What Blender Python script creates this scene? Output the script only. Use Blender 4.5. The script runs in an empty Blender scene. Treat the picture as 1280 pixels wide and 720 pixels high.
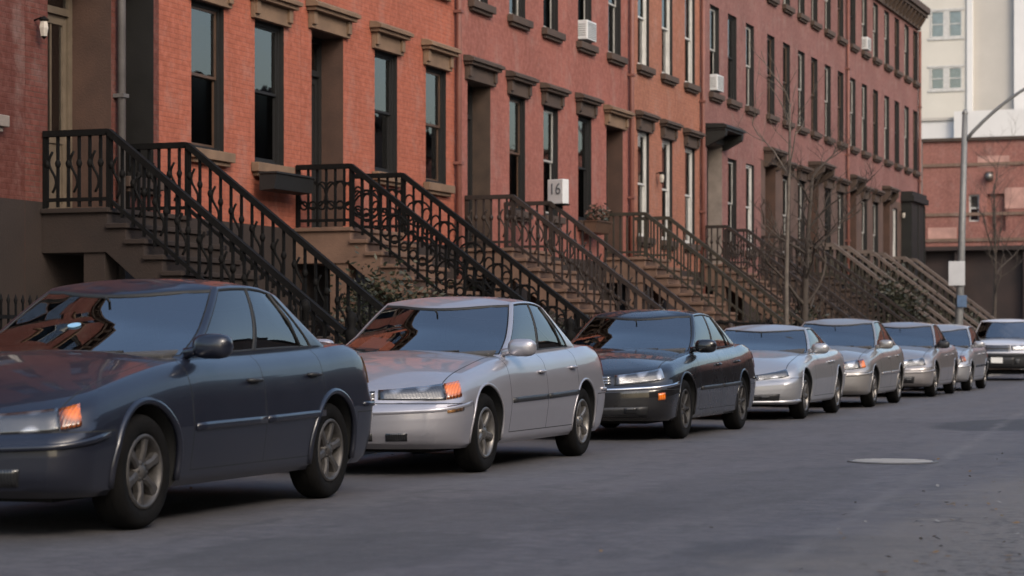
import bpy, bmesh, math, random
from mathutils import Vector, Matrix
random.seed(7)
PI = math.pi
scene = bpy.context.scene
COL = scene.collection

# ------------------------------------------------------------------ camera frame helpers (1280 px wide photograph)
FPX, HZY, CAMH = 2800.0, 428.0, 1.03
A = math.radians(20.7)
SA, CA = math.sin(A), math.cos(A)
XF = -15.08                      # street front of the row of houses

def at(px, py, z):
    xl = (px-640)/FPX*z
    return Vector((xl*CA - z*SA, z*CA + xl*SA, CAMH + (HZY-py)/FPX*z))

def yfac(px, X=XF):
    """distance along the street of a photo column on the plane X"""
    return -X/math.tan(A - math.atan((px-640)/FPX))

# ------------------------------------------------------------------ material helpers
def newmat(name):
    m = bpy.data.materials.new(name); m.use_nodes = True
    nt = m.node_tree; nt.nodes.clear()
    out = nt.nodes.new('ShaderNodeOutputMaterial')
    return m, nt, out

def N(nt, typ, **kw):
    n = nt.nodes.new(typ)
    for k, v in kw.items():
        if hasattr(n, k): setattr(n, k, v)
    return n

def mixcol(nt, fac, c1, c2, mode='MIX'):
    n = nt.nodes.new('ShaderNodeMix'); n.data_type = 'RGBA'; n.blend_type = mode
    for sock, v in ((n.inputs[0], fac), (n.inputs[6], c1), (n.inputs[7], c2)):
        if hasattr(v, 'is_output'): nt.links.new(v, sock)
        elif isinstance(v, (tuple, list)): sock.default_value = (*v[:3], 1)
        else: sock.default_value = v
    return n.outputs[2]

def ramp(nt, src, pts):
    r = nt.nodes.new('ShaderNodeValToRGB')
    els = r.color_ramp.elements
    while len(els) < len(pts): els.new(0.5)
    for e, (p, c) in zip(els, pts):
        e.position = p
        e.color = (c, c, c, 1) if not isinstance(c, tuple) else (*c, 1)
    nt.links.new(src, r.inputs[0]); return r.outputs[0]

def noise(nt, vec, scale, detail=4, rough=.55, dist=0):
    n = nt.nodes.new('ShaderNodeTexNoise'); n.inputs['Scale'].default_value = scale
    n.inputs['Detail'].default_value = detail; n.inputs['Roughness'].default_value = rough
    n.inputs['Distortion'].default_value = dist
    if vec is not None: nt.links.new(vec, n.inputs['Vector'])
    return n.outputs[0]

def coords(nt, scale=(1, 1, 1), rot=(0, 0, 0), kind='Object'):
    tc = nt.nodes.new('ShaderNodeTexCoord'); mp = nt.nodes.new('ShaderNodeMapping')
    mp.inputs['Scale'].default_value = scale; mp.inputs['Rotation'].default_value = rot
    nt.links.new(tc.outputs[kind], mp.inputs[0]); return mp.outputs[0]

def geopos(nt, scale=(1, 1, 1)):
    g = nt.nodes.new('ShaderNodeNewGeometry'); mp = nt.nodes.new('ShaderNodeMapping')
    mp.inputs['Scale'].default_value = scale
    nt.links.new(g.outputs['Position'], mp.inputs[0]); return mp.outputs[0]

def bump(nt, h, strength=.3, dist=.01):
    b = nt.nodes.new('ShaderNodeBump'); b.inputs['Strength'].default_value = strength
    b.inputs['Distance'].default_value = dist; nt.links.new(h, b.inputs['Height']); return b.outputs[0]

def princ(nt, out, col, rough=.6, metal=0, normal=None, spec=None, coat=0, coatr=.05):
    p = nt.nodes.new('ShaderNodeBsdfPrincipled')
    for sock, v in ((p.inputs['Base Color'], col), (p.inputs['Roughness'], rough)):
        if hasattr(v, 'is_output'): nt.links.new(v, sock)
        elif isinstance(v, (tuple, list)): sock.default_value = (*v[:3], 1)
        else: sock.default_value = v
    p.inputs['Metallic'].default_value = metal
    if spec is not None: p.inputs['Specular IOR Level'].default_value = spec
    p.inputs['Coat Weight'].default_value = coat; p.inputs['Coat Roughness'].default_value = coatr
    if normal is not None: nt.links.new(normal, p.inputs['Normal'])
    nt.links.new(p.outputs[0], out.inputs[0]); return p

def mottled(name, c, var=.25, scale=3, rough=.8, metal=0, bstr=.25, fine=40, spec=None, coat=0):
    """plain surface with two scales of colour variation and a little relief"""
    m, nt, out = newmat(name)
    v = coords(nt)
    a = noise(nt, v, scale, 5); b = noise(nt, v, fine, 4)
    lo = tuple(x*(1-var) for x in c); hi = tuple(min(1, x*(1+var)) for x in c)
    col = mixcol(nt, ramp(nt, a, [(.3, 0.), (.7, 1.)]), lo, hi)
    col = mixcol(nt, ramp(nt, b, [(.35, 0.), (.65, .35)]), col, lo)
    rr = nt.nodes.new('ShaderNodeMapRange'); nt.links.new(a, rr.inputs[0])
    rr.inputs[3].default_value = max(.03, rough-.1); rr.inputs[4].default_value = min(1, rough+.1)
    princ(nt, out, col, rr.outputs[0], metal, bump(nt, b, bstr, .01), spec, coat)
    return m

def brick(name, c1, c2, mortar, bw=.21, bh=.068, painted=.0, grime=.35, msize=.009):
    m, nt, out = newmat(name)
    v = coords(nt)
    sx = nt.nodes.new('ShaderNodeSeparateXYZ'); nt.links.new(v, sx.inputs[0])
    ad = nt.nodes.new('ShaderNodeMath'); ad.operation = 'ADD'
    nt.links.new(sx.outputs[0], ad.inputs[0]); nt.links.new(sx.outputs[1], ad.inputs[1])
    cb = nt.nodes.new('ShaderNodeCombineXYZ'); nt.links.new(ad.outputs[0], cb.inputs[0]); nt.links.new(sx.outputs[2], cb.inputs[1])
    t = nt.nodes.new('ShaderNodeTexBrick'); nt.links.new(cb.outputs[0], t.inputs['Vector'])
    t.inputs['Scale'].default_value = 1; t.inputs['Brick Width'].default_value = bw; t.inputs['Row Height'].default_value = bh
    t.inputs['Mortar Size'].default_value = msize; t.inputs['Mortar Smooth'].default_value = .3; t.inputs['Bias'].default_value = -.1
    t.inputs['Color1'].default_value = (*c1, 1); t.inputs['Color2'].default_value = (*c2, 1); t.inputs['Mortar'].default_value = (*mortar, 1)
    n1 = noise(nt, v, .45, 7, .68); n2 = noise(nt, v, 9, 5, .6); n3 = noise(nt, v, 60, 3)
    col = mixcol(nt, ramp(nt, n1, [(.36, 0.), (.60, min(1, grime*1.9))]), t.outputs[0], tuple(x*.55 for x in c1))
    col = mixcol(nt, ramp(nt, n2, [(.42, 0.), (.7, .5)]), col, tuple(min(1, x*1.4+.03) for x in c2))
    n4 = noise(nt, coords(nt, (1, 1, .7)), 1.9, 6, .7)
    col = mixcol(nt, ramp(nt, n4, [(.52, 0.), (.68, .38)]), col, tuple((x+y)*.5+.05 for x, y in zip(c2, (.2, .17, .15))))
    # rain streaks running down from the sills
    st = noise(nt, coords(nt, (3.2, 3.2, .22)), 1, 4, .6)
    col = mixcol(nt, ramp(nt, st, [(.5, 0.), (.75, grime)]), col, tuple(x*.5 for x in c1))
    iv = nt.nodes.new('ShaderNodeMath'); iv.operation = 'SUBTRACT'; iv.inputs[0].default_value = 1
    nt.links.new(t.outputs['Fac'], iv.inputs[1])
    hh = nt.nodes.new('ShaderNodeMath'); hh.operation = 'ADD'; nt.links.new(iv.outputs[0], hh.inputs[0]); nt.links.new(n3, hh.inputs[1])
    princ(nt, out, col, .85, 0, bump(nt, hh.outputs[0], .5, .008), .3)
    return m

M = {}
M['brick_dark'] = brick('dark red brick', (0.1440, 0.0400, 0.0272), (0.1040, 0.0320, 0.0240), (0.0800, 0.0440, 0.0336), grime=.5)
M['brick_orange'] = brick('orange painted brick', (0.3354, 0.0975, 0.0562), (0.2886, 0.0842, 0.0499), (0.2418, 0.0780, 0.0507), grime=.25)
M['brick_salmon'] = brick('salmon painted brick', (0.2615, 0.0929, 0.0702), (0.2409, 0.0840, 0.0654), (0.2202, 0.0812, 0.0633), grime=.28, msize=.006)
M['brick_tan'] = brick('tan orange brick', (0.3034, 0.1221, 0.0740), (0.2664, 0.1036, 0.0666), (0.2146, 0.0962, 0.0666), grime=.3)
M['brick_mauve'] = brick('weathered mauve brick', (0.2160, 0.0972, 0.0850), (0.1872, 0.0828, 0.0720), (0.1584, 0.0792, 0.0720), grime=.35)
M['brick_far'] = brick('pinkish far brick', (.30, .125, .10), (.26, .11, .09), (.24, .13, .11), grime=.35)
M['brick_brown'] = brick('brown brick', (.20, .12, .085), (.16, .10, .075), (.2, .16, .13), grime=.3)
M['brownstone'] = mottled('brownstone', (0.0638, 0.0340, 0.0247), .3, 2.2, .85, bstr=.5)
M['stoop_stone'] = mottled('stoop brownstone', (0.1368, 0.0806, 0.0562), .3, 2.5, .85, bstr=.5)
M['tan_stone'] = mottled('tan stone', (0.1600, 0.1000, 0.0624), .25, 3, .85, bstr=.4)
M['dark_stone'] = mottled('dark brown stone', (0.0562, 0.0360, 0.0263), .3, 3, .8, bstr=.4)
M['pale_stone'] = mottled('pale stone', (0.2100, 0.1750, 0.1540), .25, 3, .85, bstr=.4)
M['coping_stone'] = mottled('weathered grey coping', (.115, .088, .075), .3, 3, .85, bstr=.4)
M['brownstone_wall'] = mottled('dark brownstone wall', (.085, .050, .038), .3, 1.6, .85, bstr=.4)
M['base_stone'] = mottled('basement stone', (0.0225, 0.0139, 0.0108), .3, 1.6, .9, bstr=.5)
M['dark_wood'] = mottled('dark painted wood', (.0055, .005, .005), .3, 5, .7, bstr=.15)
M['brown_wood'] = mottled('brown varnished wood', (.075, .042, .026), .3, 5, .45, bstr=.15)
M['beige_wood'] = mottled('beige painted wood', (0.1200, 0.0930, 0.0660), .2, 5, .55, bstr=.15)
M['sash_grey'] = mottled('pale grey sash paint', (.34, .33, .31), .2, 5, .5, bstr=.1)
M['white_wood'] = mottled('white painted wood', (0.4675, 0.4590, 0.4420), .15, 5, .5, bstr=.1)
M['green_wood'] = mottled('green black painted wood', (0.0069, 0.0069, 0.0054), .3, 4, .55, bstr=.15)
M['iron'] = mottled('black painted iron', (0.0045, 0.0042, 0.0042), .4, 9, .75, bstr=.3, spec=.15)
M['iron_worn'] = mottled('worn brown iron', (0.0170, 0.0090, 0.0060), .45, 9, .7, bstr=.4)
M['iron_green'] = mottled('mossy brown iron', (0.0240, 0.0188, 0.0112), .45, 6, .75, bstr=.4)
M['room'] = mottled('dim room', (.020, .018, .017), .3, 1, .9)
M['blind'] = mottled('pale window blind', (.62, .60, .56), .1, 4, .8, bstr=.1)
M['curtain'] = mottled('cream curtain', (.42, .38, .33), .25, 7, .9, bstr=.4)
M['pipe'] = mottled('painted downpipe', (.16, .060, .045), .25, 3, .6)
M['pipe_grey'] = mottled('grey downpipe', (0.0900, 0.0810, 0.0780), .25, 3, .55)
M['galv'] = mottled('galvanised steel', (0.1760, 0.1760, 0.1720), .2, 5, .55, metal=.3)
M['plastic_white'] = mottled('white plastic', (0.5440, 0.5520, 0.5600), .08, 4, .4)
M['tar'] = mottled('roof felt', (.05, .05, .05), .2, 1, .9)
M['bark'] = mottled('grey bark', (.115, .095, .078), .35, 8, .9, bstr=.8)
M['bark_dark'] = mottled('dark bark', (.055, .043, .035), .35, 8, .9, bstr=.8)
M['render_beige'] = mottled('beige render', (0.5270, 0.5015, 0.4505), .06, .6, .85, bstr=.1, fine=12)
M['render_grey'] = mottled('grey beige panel', (0.4250, 0.3995, 0.3655), .06, .6, .85, bstr=.1, fine=12)
M['render_white'] = mottled('white render', (0.6084, 0.6006, 0.5928), .05, .6, .8, bstr=.1, fine=12)
M['kerb'] = mottled('kerb concrete', (.20, .19, .18), .25, 2, .9, bstr=.5)
M['cast_iron'] = mottled('worn steel cover', (0.3360, 0.3200, 0.3040), .15, 5, .5, metal=.2, bstr=.4)
M['red_terracotta'] = mottled('terracotta', (.25, .09, .05), .2, 5, .8)

def glass_mat(name, tint, refl=1.0, ior=1.6, rough=.01, wav=.0):
    m, nt, out = newmat(name)
    gl = N(nt, 'ShaderNodeBsdfGlossy'); gl.inputs['Roughness'].default_value = rough
    gl.inputs['Color'].default_value = (refl, refl, refl, 1)
    tr = N(nt, 'ShaderNodeBsdfTransparent'); tr.inputs['Color'].default_value = (*tint, 1)
    fr = N(nt, 'ShaderNodeFresnel'); fr.inputs['IOR'].default_value = ior
    if wav:
        b = bump(nt, noise(nt, coords(nt), 1.7, 2), wav, .02)
        nt.links.new(b, gl.inputs['Normal'])
    mx = N(nt, 'ShaderNodeMixShader'); nt.links.new(fr.outputs[0], mx.inputs[0])
    nt.links.new(tr.outputs[0], mx.inputs[1]); nt.links.new(gl.outputs[0], mx.inputs[2])
    nt.links.new(mx.outputs[0], out.inputs[0]); return m
M['pane'] = glass_mat('window glass', (.85, .88, .86), 1, 2.4, .01, .12)
M['pane_screen'] = glass_mat('window glass behind insect screen', (.22, .23, .22), .22, 1.5, .15)
M['car_glass'] = glass_mat('tinted car glass', (.40, .43, .42), 1, 2.2)
M['windshield_glass'] = glass_mat('windshield glass', (.60, .66, .66), 1, 3.3)

def paint(name, c, metal=.55, rough=.38, coat=.8):
    m, nt, out = newmat(name)
    v = coords(nt)
    fl = noise(nt, v, 700, 2); d = noise(nt, v, 2.2, 6, .6)
    col = mixcol(nt, ramp(nt, fl, [(.3, 0.), (.7, .25)]), c, tuple(min(1, x*1.5+.01) for x in c))
    dust = (.16, .145, .13)
    sx = N(nt, 'ShaderNodeSeparateXYZ'); nt.links.new(v, sx.inputs[0])
    lowd = ramp(nt, sx.outputs[2], [(.2, .12), (.6, .01)])
    mm = N(nt, 'ShaderNodeMath'); mm.operation = 'MULTIPLY'; nt.links.new(lowd, mm.inputs[0]); nt.links.new(d, mm.inputs[1])
    col = mixcol(nt, mm.outputs[0], col, dust)
    rr = N(nt, 'ShaderNodeMapRange'); nt.links.new(d, rr.inputs[0]); rr.inputs[3].default_value = rough-.06; rr.inputs[4].default_value = rough+.1
    p = princ(nt, out, col, rr.outputs[0], metal, None, .5, coat, .06)
    cr = N(nt, 'ShaderNodeMapRange'); nt.links.new(mm.outputs[0], cr.inputs[0]); cr.inputs[3].default_value = .04; cr.inputs[4].default_value = .5
    nt.links.new(cr.outputs[0], p.inputs['Coat Roughness'])
    return m
M['p_navy'] = paint('dark blue grey car paint', (.007, .009, .018), .15, .3, .6)
M['p_silver'] = paint('lilac silver car paint', (.36, .35, .375), .6, .36)
M['p_black'] = paint('black car paint', (.0035, .0035, .0045), .0, .25)
M['p_champ'] = paint('pale silver car paint', (.37, .37, .38), .6, .36)
M['p_tan'] = paint('warm silver car paint', (.31, .295, .28), .6, .36)
M['p_grey'] = paint('mid grey car paint', (0.3080, 0.2870, 0.2800), .6, .36)
M['p_dark'] = paint('charcoal car paint', (.022, .021, .022), .3, .3)
M['p_white'] = paint('white silver car paint', (.55, .54, .55), .3, .36)
M['p_trim'] = mottled('dark plastic bumper', (.018,.018,.019), .2, 4, .5)
M['rubber'] = mottled('black rubber and seam shade', (.014, .014, .014), .2, 6, .65, bstr=.1)  # real rubber parts, and the shade coloured into car panel gaps
M['tyre'] = mottled('tyre rubber', (0.0054, 0.0051, 0.0051), .35, 9, .9, bstr=.3, spec=.15)
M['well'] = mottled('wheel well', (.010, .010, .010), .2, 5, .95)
M['alloy'] = mottled('dusty alloy', (.19, .18, .17), .3, 12, .42, metal=.75, bstr=.05)
M['alloy_dull'] = mottled('dull dirty alloy', (.085, .08, .077), .35, 12, .5, metal=.55, bstr=.05)
M['alloy_dark'] = mottled('brake dust dark', (.03, .028, .027), .3, 12, .6, metal=.2)
M['chrome'] = mottled('chrome', (.65, .65, .66), .05, 5, .12, metal=1, bstr=0)
M['interior'] = mottled('grey car interior', (.055, .052, .050), .2, 4, .85)
M['trimblack'] = mottled('satin black trim', (.020, .020, .021), .15, 5, .45)
M['paper'] = mottled('white paper', (.75, .75, .72), .05, 5, .8, bstr=0)

def lens(name, c, metal=.6, rough=.12, sc=38, spec=.8):
    m, nt, out = newmat(name)
    v = coords(nt)
    w = nt.nodes.new('ShaderNodeTexWave'); w.inputs['Scale'].default_value = sc*.5; w.bands_direction = 'Y'; w.inputs['Distortion'].default_value = .4
    nt.links.new(v, w.inputs['Vector'])
    vo = nt.nodes.new('ShaderNodeTexVoronoi'); vo.inputs['Scale'].default_value = 5.5; vo.inputs['Randomness'].default_value = .35
    nt.links.new(coords(nt, (.2, 1, .8)), vo.inputs['Vector'])
    col = mixcol(nt, ramp(nt, vo.outputs[0], [(.30, 0.), (.42, 1.)]), c, tuple(x*.12 for x in c))
    col = mixcol(nt, ramp(nt, w.outputs[0], [(.3, 0.), (.9, .45)]), col, tuple(x*.5 for x in c))
    princ(nt, out, col, rough, metal, bump(nt, w.outputs[0], .25, .01), spec, 1, .03)
    return m
M['foglamp'] = lens('fog lamp lens', (.06, .062, .066), .0, .35, spec=.3)
M['headlamp'] = lens('headlamp lens', (.46, .47, .49), .7, .1, 60)
M['amber'] = lens('amber lens', (.75, .17, .012), .0, .2)
M['tail'] = lens('red tail lens', (.33, .02, .012), .0, .2)
M['tail_pale'] = lens('dusty amber red lens', (.42, .20, .06), .1, .3)
# ------------------------------------------------------------------ object helpers
class MB:
    def __init__(s): s.v = []; s.f = []; s.mi = []; s.sm = []
    def add(s, verts, faces, mi=0, smooth=False):
        o = len(s.v); s.v += [tuple(v) for v in verts]
        for f in faces: s.f.append(tuple(i+o for i in f)); s.mi.append(mi); s.sm.append(smooth)
    def box(s, x0, x1, y0, y1, z0, z1, mi=0):
        if x0 > x1: x0, x1 = x1, x0
        if y0 > y1: y0, y1 = y1, y0
        if z0 > z1: z0, z1 = z1, z0
        v = [(x0,y0,z0),(x1,y0,z0),(x1,y1,z0),(x0,y1,z0),(x0,y0,z1),(x1,y0,z1),(x1,y1,z1),(x0,y1,z1)]
        s.add(v, [(0,3,2,1),(4,5,6,7),(0,1,5,4),(1,2,6,5),(2,3,7,6),(3,0,4,7)], mi)
    def obox(s, c, ax, ay, az, mi=0):
        """box from centre and three half axis vectors"""
        c = Vector(c); ax, ay, az = Vector(ax), Vector(ay), Vector(az)
        v = [c+i*ax+j*ay+k*az for k in (-1,1) for (i,j) in ((-1,-1),(1,-1),(1,1),(-1,1))]
        s.add(v, [(0,3,2,1),(4,5,6,7),(0,1,5,4),(1,2,6,5),(2,3,7,6),(3,0,4,7)], mi)
    def bar(s, p, q, w, h=None, mi=0):
        """square bar from p to q"""
        p, q = Vector(p), Vector(q); h = h or w; d = (q-p)
        if d.length < 1e-6: return
        n = d.normalized(); up = Vector((0,0,1)) if abs(n.z) < .95 else Vector((1,0,0))
        a = n.cross(up).normalized(); b = a.cross(n)
        s.obox((p+q)/2, d/2, a*w/2, b*h/2, mi)
    def tube(s, path, rad, seg=8, mi=0, cap=True):
        path = [Vector(p) for p in path]; n = len(path)
        rads = rad if isinstance(rad, (list, tuple)) else [rad]*n
        base = len(s.v); ring = []
        prev = None
        for i, p in enumerate(path):
            t = (path[min(i+1, n-1)]-path[max(i-1, 0)]).normalized()
            if prev is None:
                up = Vector((0,0,1)) if abs(t.z) < .9 else Vector((1,0,0))
                a = t.cross(up).normalized()
            else:
                a = (prev - t*prev.dot(t)).normalized()
            prev = a; b = t.cross(a)
            ring.append([p+(a*math.cos(2*PI*k/seg)+b*math.sin(2*PI*k/seg))*rads[i] for k in range(seg)])
        vs = [v for r in ring for v in r]; fs = []
        for i in range(n-1):
            for k in range(seg):
                fs.append((i*seg+k, i*seg+(k+1)%seg, (i+1)*seg+(k+1)%seg, (i+1)*seg+k))
        if cap: fs.append(tuple(range(seg))[::-1]); fs.append(tuple((n-1)*seg+k for k in range(seg)))
        s.add(vs, fs, mi, True)
    def prism(s, poly, y0, y1, mi=0):
        """polygon in x,z extruded along y"""
        n = len(poly)
        v = [(x, y0, z) for x, z in poly]+[(x, y1, z) for x, z in poly]
        s.add(v, [tuple(range(n)), tuple(range(2*n-1, n-1, -1))]+[(i, n+i, n+(i+1)%n, (i+1)%n) for i in range(n)], mi)
    def lathe(s, prof, c=(0,0,0), axis='z', seg=16, mi=0, smooth=True, close=False):
        """prof: list of (radius, height)"""
        vs = []; n = len(prof)
        for k in range(seg):
            a = 2*PI*k/seg; ca, sa = math.cos(a), math.sin(a)
            for r, h in prof:
                if axis == 'z': p = (r*ca, r*sa, h)
                elif axis == 'y': p = (r*ca, h, r*sa)
                else: p = (h, r*ca, r*sa)
                vs.append((p[0]+c[0], p[1]+c[1], p[2]+c[2]))
        fs = []
        for k in range(seg):
            k2 = (k+1) % seg
            for i in range(n if close else n-1):
                j = (i+1) % n
                fs.append((k*n+i, k2*n+i, k2*n+j, k*n+j))
        s.add(vs, fs, mi, smooth)
    def build(s, name, mats, parent=None, loc=(0,0,0), rotz=0, bevel=0, autos=None):
        me = bpy.data.meshes.new(name)
        me.from_pydata(s.v, [], s.f)
        if not isinstance(mats, (list, tuple)): mats = [mats]
        for m in mats: me.materials.append(m)
        for p, mi, sm in zip(me.polygons, s.mi, s.sm): p.material_index = mi; p.use_smooth = sm
        bm = bmesh.new(); bm.from_mesh(me)
        bmesh.ops.remove_doubles(bm, verts=bm.verts, dist=1e-5)
        bmesh.ops.recalc_face_normals(bm, faces=bm.faces)
        bm.to_mesh(me); bm.free()
        me.update()
        o = bpy.data.objects.new(name, me); COL.objects.link(o)
        o.parent = parent; o.location = loc; o.rotation_euler = (0, 0, rotz)
        if bevel:
            b = o.modifiers.new('bevel', 'BEVEL'); b.width = bevel; b.segments = 2; b.limit_method = 'ANGLE'
        return o

def tag(o, label=None, cat=None, group=None, kind=None):
    if label: o['label'] = label
    if cat: o['category'] = cat
    if group: o['group'] = group
    if kind: o['kind'] = kind
    return o

def empty(name, loc=(0,0,0), rotz=0):
    o = bpy.data.objects.new(name, None); COL.objects.link(o)
    o.location = loc; o.rotation_euler = (0, 0, rotz); o.empty_display_size = .3
    return o

def copy_tree(o, parent=None):
    c = o.copy(); COL.objects.link(c)
    if parent is not None: c.parent = parent
    for ch in list(o.children): copy_tree(ch, c)
    return c

# ------------------------------------------------------------------ houses
def wall_mesh(L, H, D, openings, zbase, extra_bands=()):
    """front wall (local x = out to the street, y = along it) with real openings.
    slots: 0 brick, 1 basement stone, 2 reveal, 3 room, 4 roof, 5 door reveal"""
    mb = MB()
    ys = sorted({0, L} | {o[k] for o in openings for k in ('a', 'b')})
    zs = sorted({0, zbase, H} | {o[k] for o in openings for k in ('z0', 'z1')})
    for i in range(len(ys)-1):
        for j in range(len(zs)-1):
            a, b, c, d = ys[i], ys[i+1], zs[j], zs[j+1]
            ym, zm = (a+b)/2, (c+d)/2
            if any(o['a'] < ym < o['b'] and o['z0'] < zm < o['z1'] for o in openings): continue
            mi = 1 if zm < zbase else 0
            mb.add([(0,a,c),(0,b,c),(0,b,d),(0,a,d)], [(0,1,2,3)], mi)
    for o in openings:
        a, b, c, d = o['a'], o['b'], o['z0'], o['z1']
        e = -o.get('deep', .12); rm = 5 if o['type'] == 'door' else 2
        back = e-.55
        mb.add([(0,a,c),(0,a,d),(e,a,d),(e,a,c)], [(0,1,2,3)], rm)
        mb.add([(0,b,c),(0,b,d),(e,b,d),(e,b,c)], [(0,1,2,3)], rm)
        mb.add([(0,a,d),(0,b,d),(e,b,d),(e,a,d)], [(0,1,2,3)], rm)
        mb.add([(0,a,c),(0,b,c),(e,b,c),(e,a,c)], [(0,1,2,3)], rm)
        for q in (a, b): mb.add([(e,q,c),(e,q,d),(back,q,d),(back,q,c)], [(0,1,2,3)], 3)
        mb.add([(e,a,d),(e,b,d),(back,b,d),(back,a,d)], [(0,1,2,3)], 3)
        mb.add([(e,a,c),(e,b,c),(back,b,c),(back,a,c)], [(0,1,2,3)], 3)
        mb.add([(back,a,c),(back,b,c),(back,b,d),(back,a,d)], [(0,1,2,3)], 3)
    mb.add([(0,0,0),(-D,0,0),(-D,0,H),(0,0,H)], [(0,1,2,3)], 0)
    mb.add([(0,L,0),(-D,L,0),(-D,L,H),(0,L,H)], [(0,1,2,3)], 0)
    mb.add([(-D,0,0),(-D,L,0),(-D,L,H),(-D,0,H)], [(0,1,2,3)], 0)
    return mb

def make_window(root, o, frame='dark_wood', rnd=random):
    a, b, c, d = o['a'], o['b'], o['z0'], o['z1']
    e = -o.get('deep', .12)
    fr = MB(); t = .06
    fr.box(e-.05, e+.05, a, a+t, c, d); fr.box(e-.05, e+.05, b-t, b, c, d)
    fr.box(e-.05, e+.05, a+t, b-t, d-t, d); fr.box(e-.05, e+.05, a+t, b-t, c, c+t)
    mid = c+(d-c)*o.get('mid', .5)
    up = e+.012; lo = e-.022
    q = .04
    w = fr.build('window', M[frame], root)
    fr = MB()
    # upper sash proud of the lower one
    for (x, z0, z1) in ((up, mid, d-t), (lo, c+t, mid+.03)):
        fr.box(x-.016, x+.016, a+t, a+t+q, z0, z1); fr.box(x-.016, x+.016, b-t-q, b-t, z0, z1)
        fr.box(x-.014, x+.014, a+t+q, b-t-q, z0, z0+q); fr.box(x-.014, x+.014, a+t+q, b-t-q, z1-q, z1)
    if o.get('mull'):
        ym = (a+b)/2; fr.box(up-.01, up+.01, ym-.012, ym+.012, mid+q, d-t-q)
    fr.build('sash', M['white_wood' if frame == 'white_wood' else o.get('sash', rnd.choice(['sash_grey', 'sash_grey', 'dark_wood', 'brown_wood']))], w)
    p = MB(); p.box(up-.003, up+.003, a+t+q-.002, b-t-q+.002, mid+q-.002, d-t-q+.002); p.build('pane', M['pane'], w)
    p = MB(); p.box(lo-.003, lo+.003, a+t+q-.002, b-t-q+.002, c+t+q-.002, mid-.012); p.build('pane', M['pane_screen'] if o.get('screen', rnd.random() < .65) else M['pane'], w)
    k = o.get('blind')
    if k is None:
        k = rnd.choice([.45, .35, .5, .5, .8, None])
    if k:
        bl = MB(); x = e-.075; z0 = d-t-(d-c)*k; n = 14
        ys = [a+.04+(b-a-.08)*i/n for i in range(n+1)]
        if o.get('curtain', rnd.random() < .4):
            vs = []
            for i, y in enumerate(ys): dx = .012*math.sin(i*2.1); vs += [(x+dx, y, z0), (x+dx, y, d)]
            bl.add(vs, [(2*i, 2*i+2, 2*i+3, 2*i+1) for i in range(n)], 0, True)
            bl.build('curtain', M['curtain'], w)
        else:
            z = d-.02
            while z > z0:
                bl.obox((x, (a+b)/2, z), (.013, 0, .016), (0, (b-a)/2-.05, 0), (.001, 0, -.001)); z -= .04
            bl.build('blind', M['blind'], w)
    return w

def make_door(root, o, mat, glazed=False):
    a, b, c, d = o['a'], o['b'], o['z0'], o['z1']
    e = -o.get('deep', .35); t = .09; tr = d-(d-c)*.2
    f = MB()
    f.box(e-.06, e+.04, a, a+t, c, d); f.box(e-.06, e+.04, b-t, b, c, d)
    f.box(e-.06, e+.04, a+t, b-t, d-t, d); f.box(e-.06, e+.05, a+t, b-t, tr, tr+t)
    fo = f.build('door_frame', M[o.get('fmat', mat)], root)
    p = MB(); p.box(e-.01, e, a+t, b-t, tr+t, d-t); p.build('transom_pane', M['pane'], fo)
    ym = (a+b)/2
    dm = MB()
    for (y0, y1) in ((a+t, ym-.004), (ym+.004, b-t)):
        w = .075
        dm.box(e-.05, e+.0, y0, y0+w, c, tr); dm.box(e-.05, e+.0, y1-w, y1, c, tr)
        H = tr-c
        for z0, z1 in ((c, c+.16), (c+H*.36, c+H*.36+.1), (tr-.12, tr)):
            dm.box(e-.05, e+.0, y0+w, y1-w, z0, z1)
        dm.box(e-.04, e-.022, y0+w, y1-w, c+.16, c+H*.36)
        if not glazed: dm.box(e-.04, e-.022, y0+w, y1-w, c+H*.36+.1, tr-.12)
        else:
            dm.box(e-.035, e-.015, (y0+y1)/2-.012, (y0+y1)/2+.012, c+H*.36+.1, tr-.12)
    do = dm.build('door', M[mat], root)
    if glazed:
        g = MB()
        for (y0, y1) in ((a+t, ym), (ym, b-t)):
            g.box(e-.034, e-.028, y0+.07, y1-.07, c+(tr-c)*.36+.09, tr-.11)
        g.build('pane', M['pane'], do)
    h = MB(); h.tube([(e, ym+.05, c+1.02), (e+.05, ym+.05, c+1.02)], .012); h.lathe([(0,.03),(.02,.03),(.03,.05),(.02,.07),(0,.072)], (e+.0, ym+.05, c+1.02), 'x', 10)
    h.build('handle', M['cast_iron'], do)

def hood(mb, a, b, z, big=0, mi=0):
    """moulded stone hood over an opening"""
    g = .13
    mb.box(.003, .07, a-g, b+g, z+.002, z+.26, mi)
    for y in (a-g+.005, b+g-.145):
        mb.box(.003, .11, y, y+.12, z+.06, z+.265, mi)
    mb.box(.003, .17+big, a-g-.05, b+g+.05, z+.262, z+.32, mi)
    mb.box(.003, .22+big, a-g-.09, b+g+.09, z+.32, z+.38, mi)
    mb.prism([(.003, z+.38), (.21+big, z+.38), (.13+big, z+.425), (.003, z+.44)], a-g-.08, b+g+.08, mi)
    if big:
        for y in (a-g-.03, b+g-.13):
            mb.prism([(.003, z-.12), (.10, z-.10), (.16+big, z+.12), (.18+big, z+.26), (.003, z+.26)], y, y+.16, mi)

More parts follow.
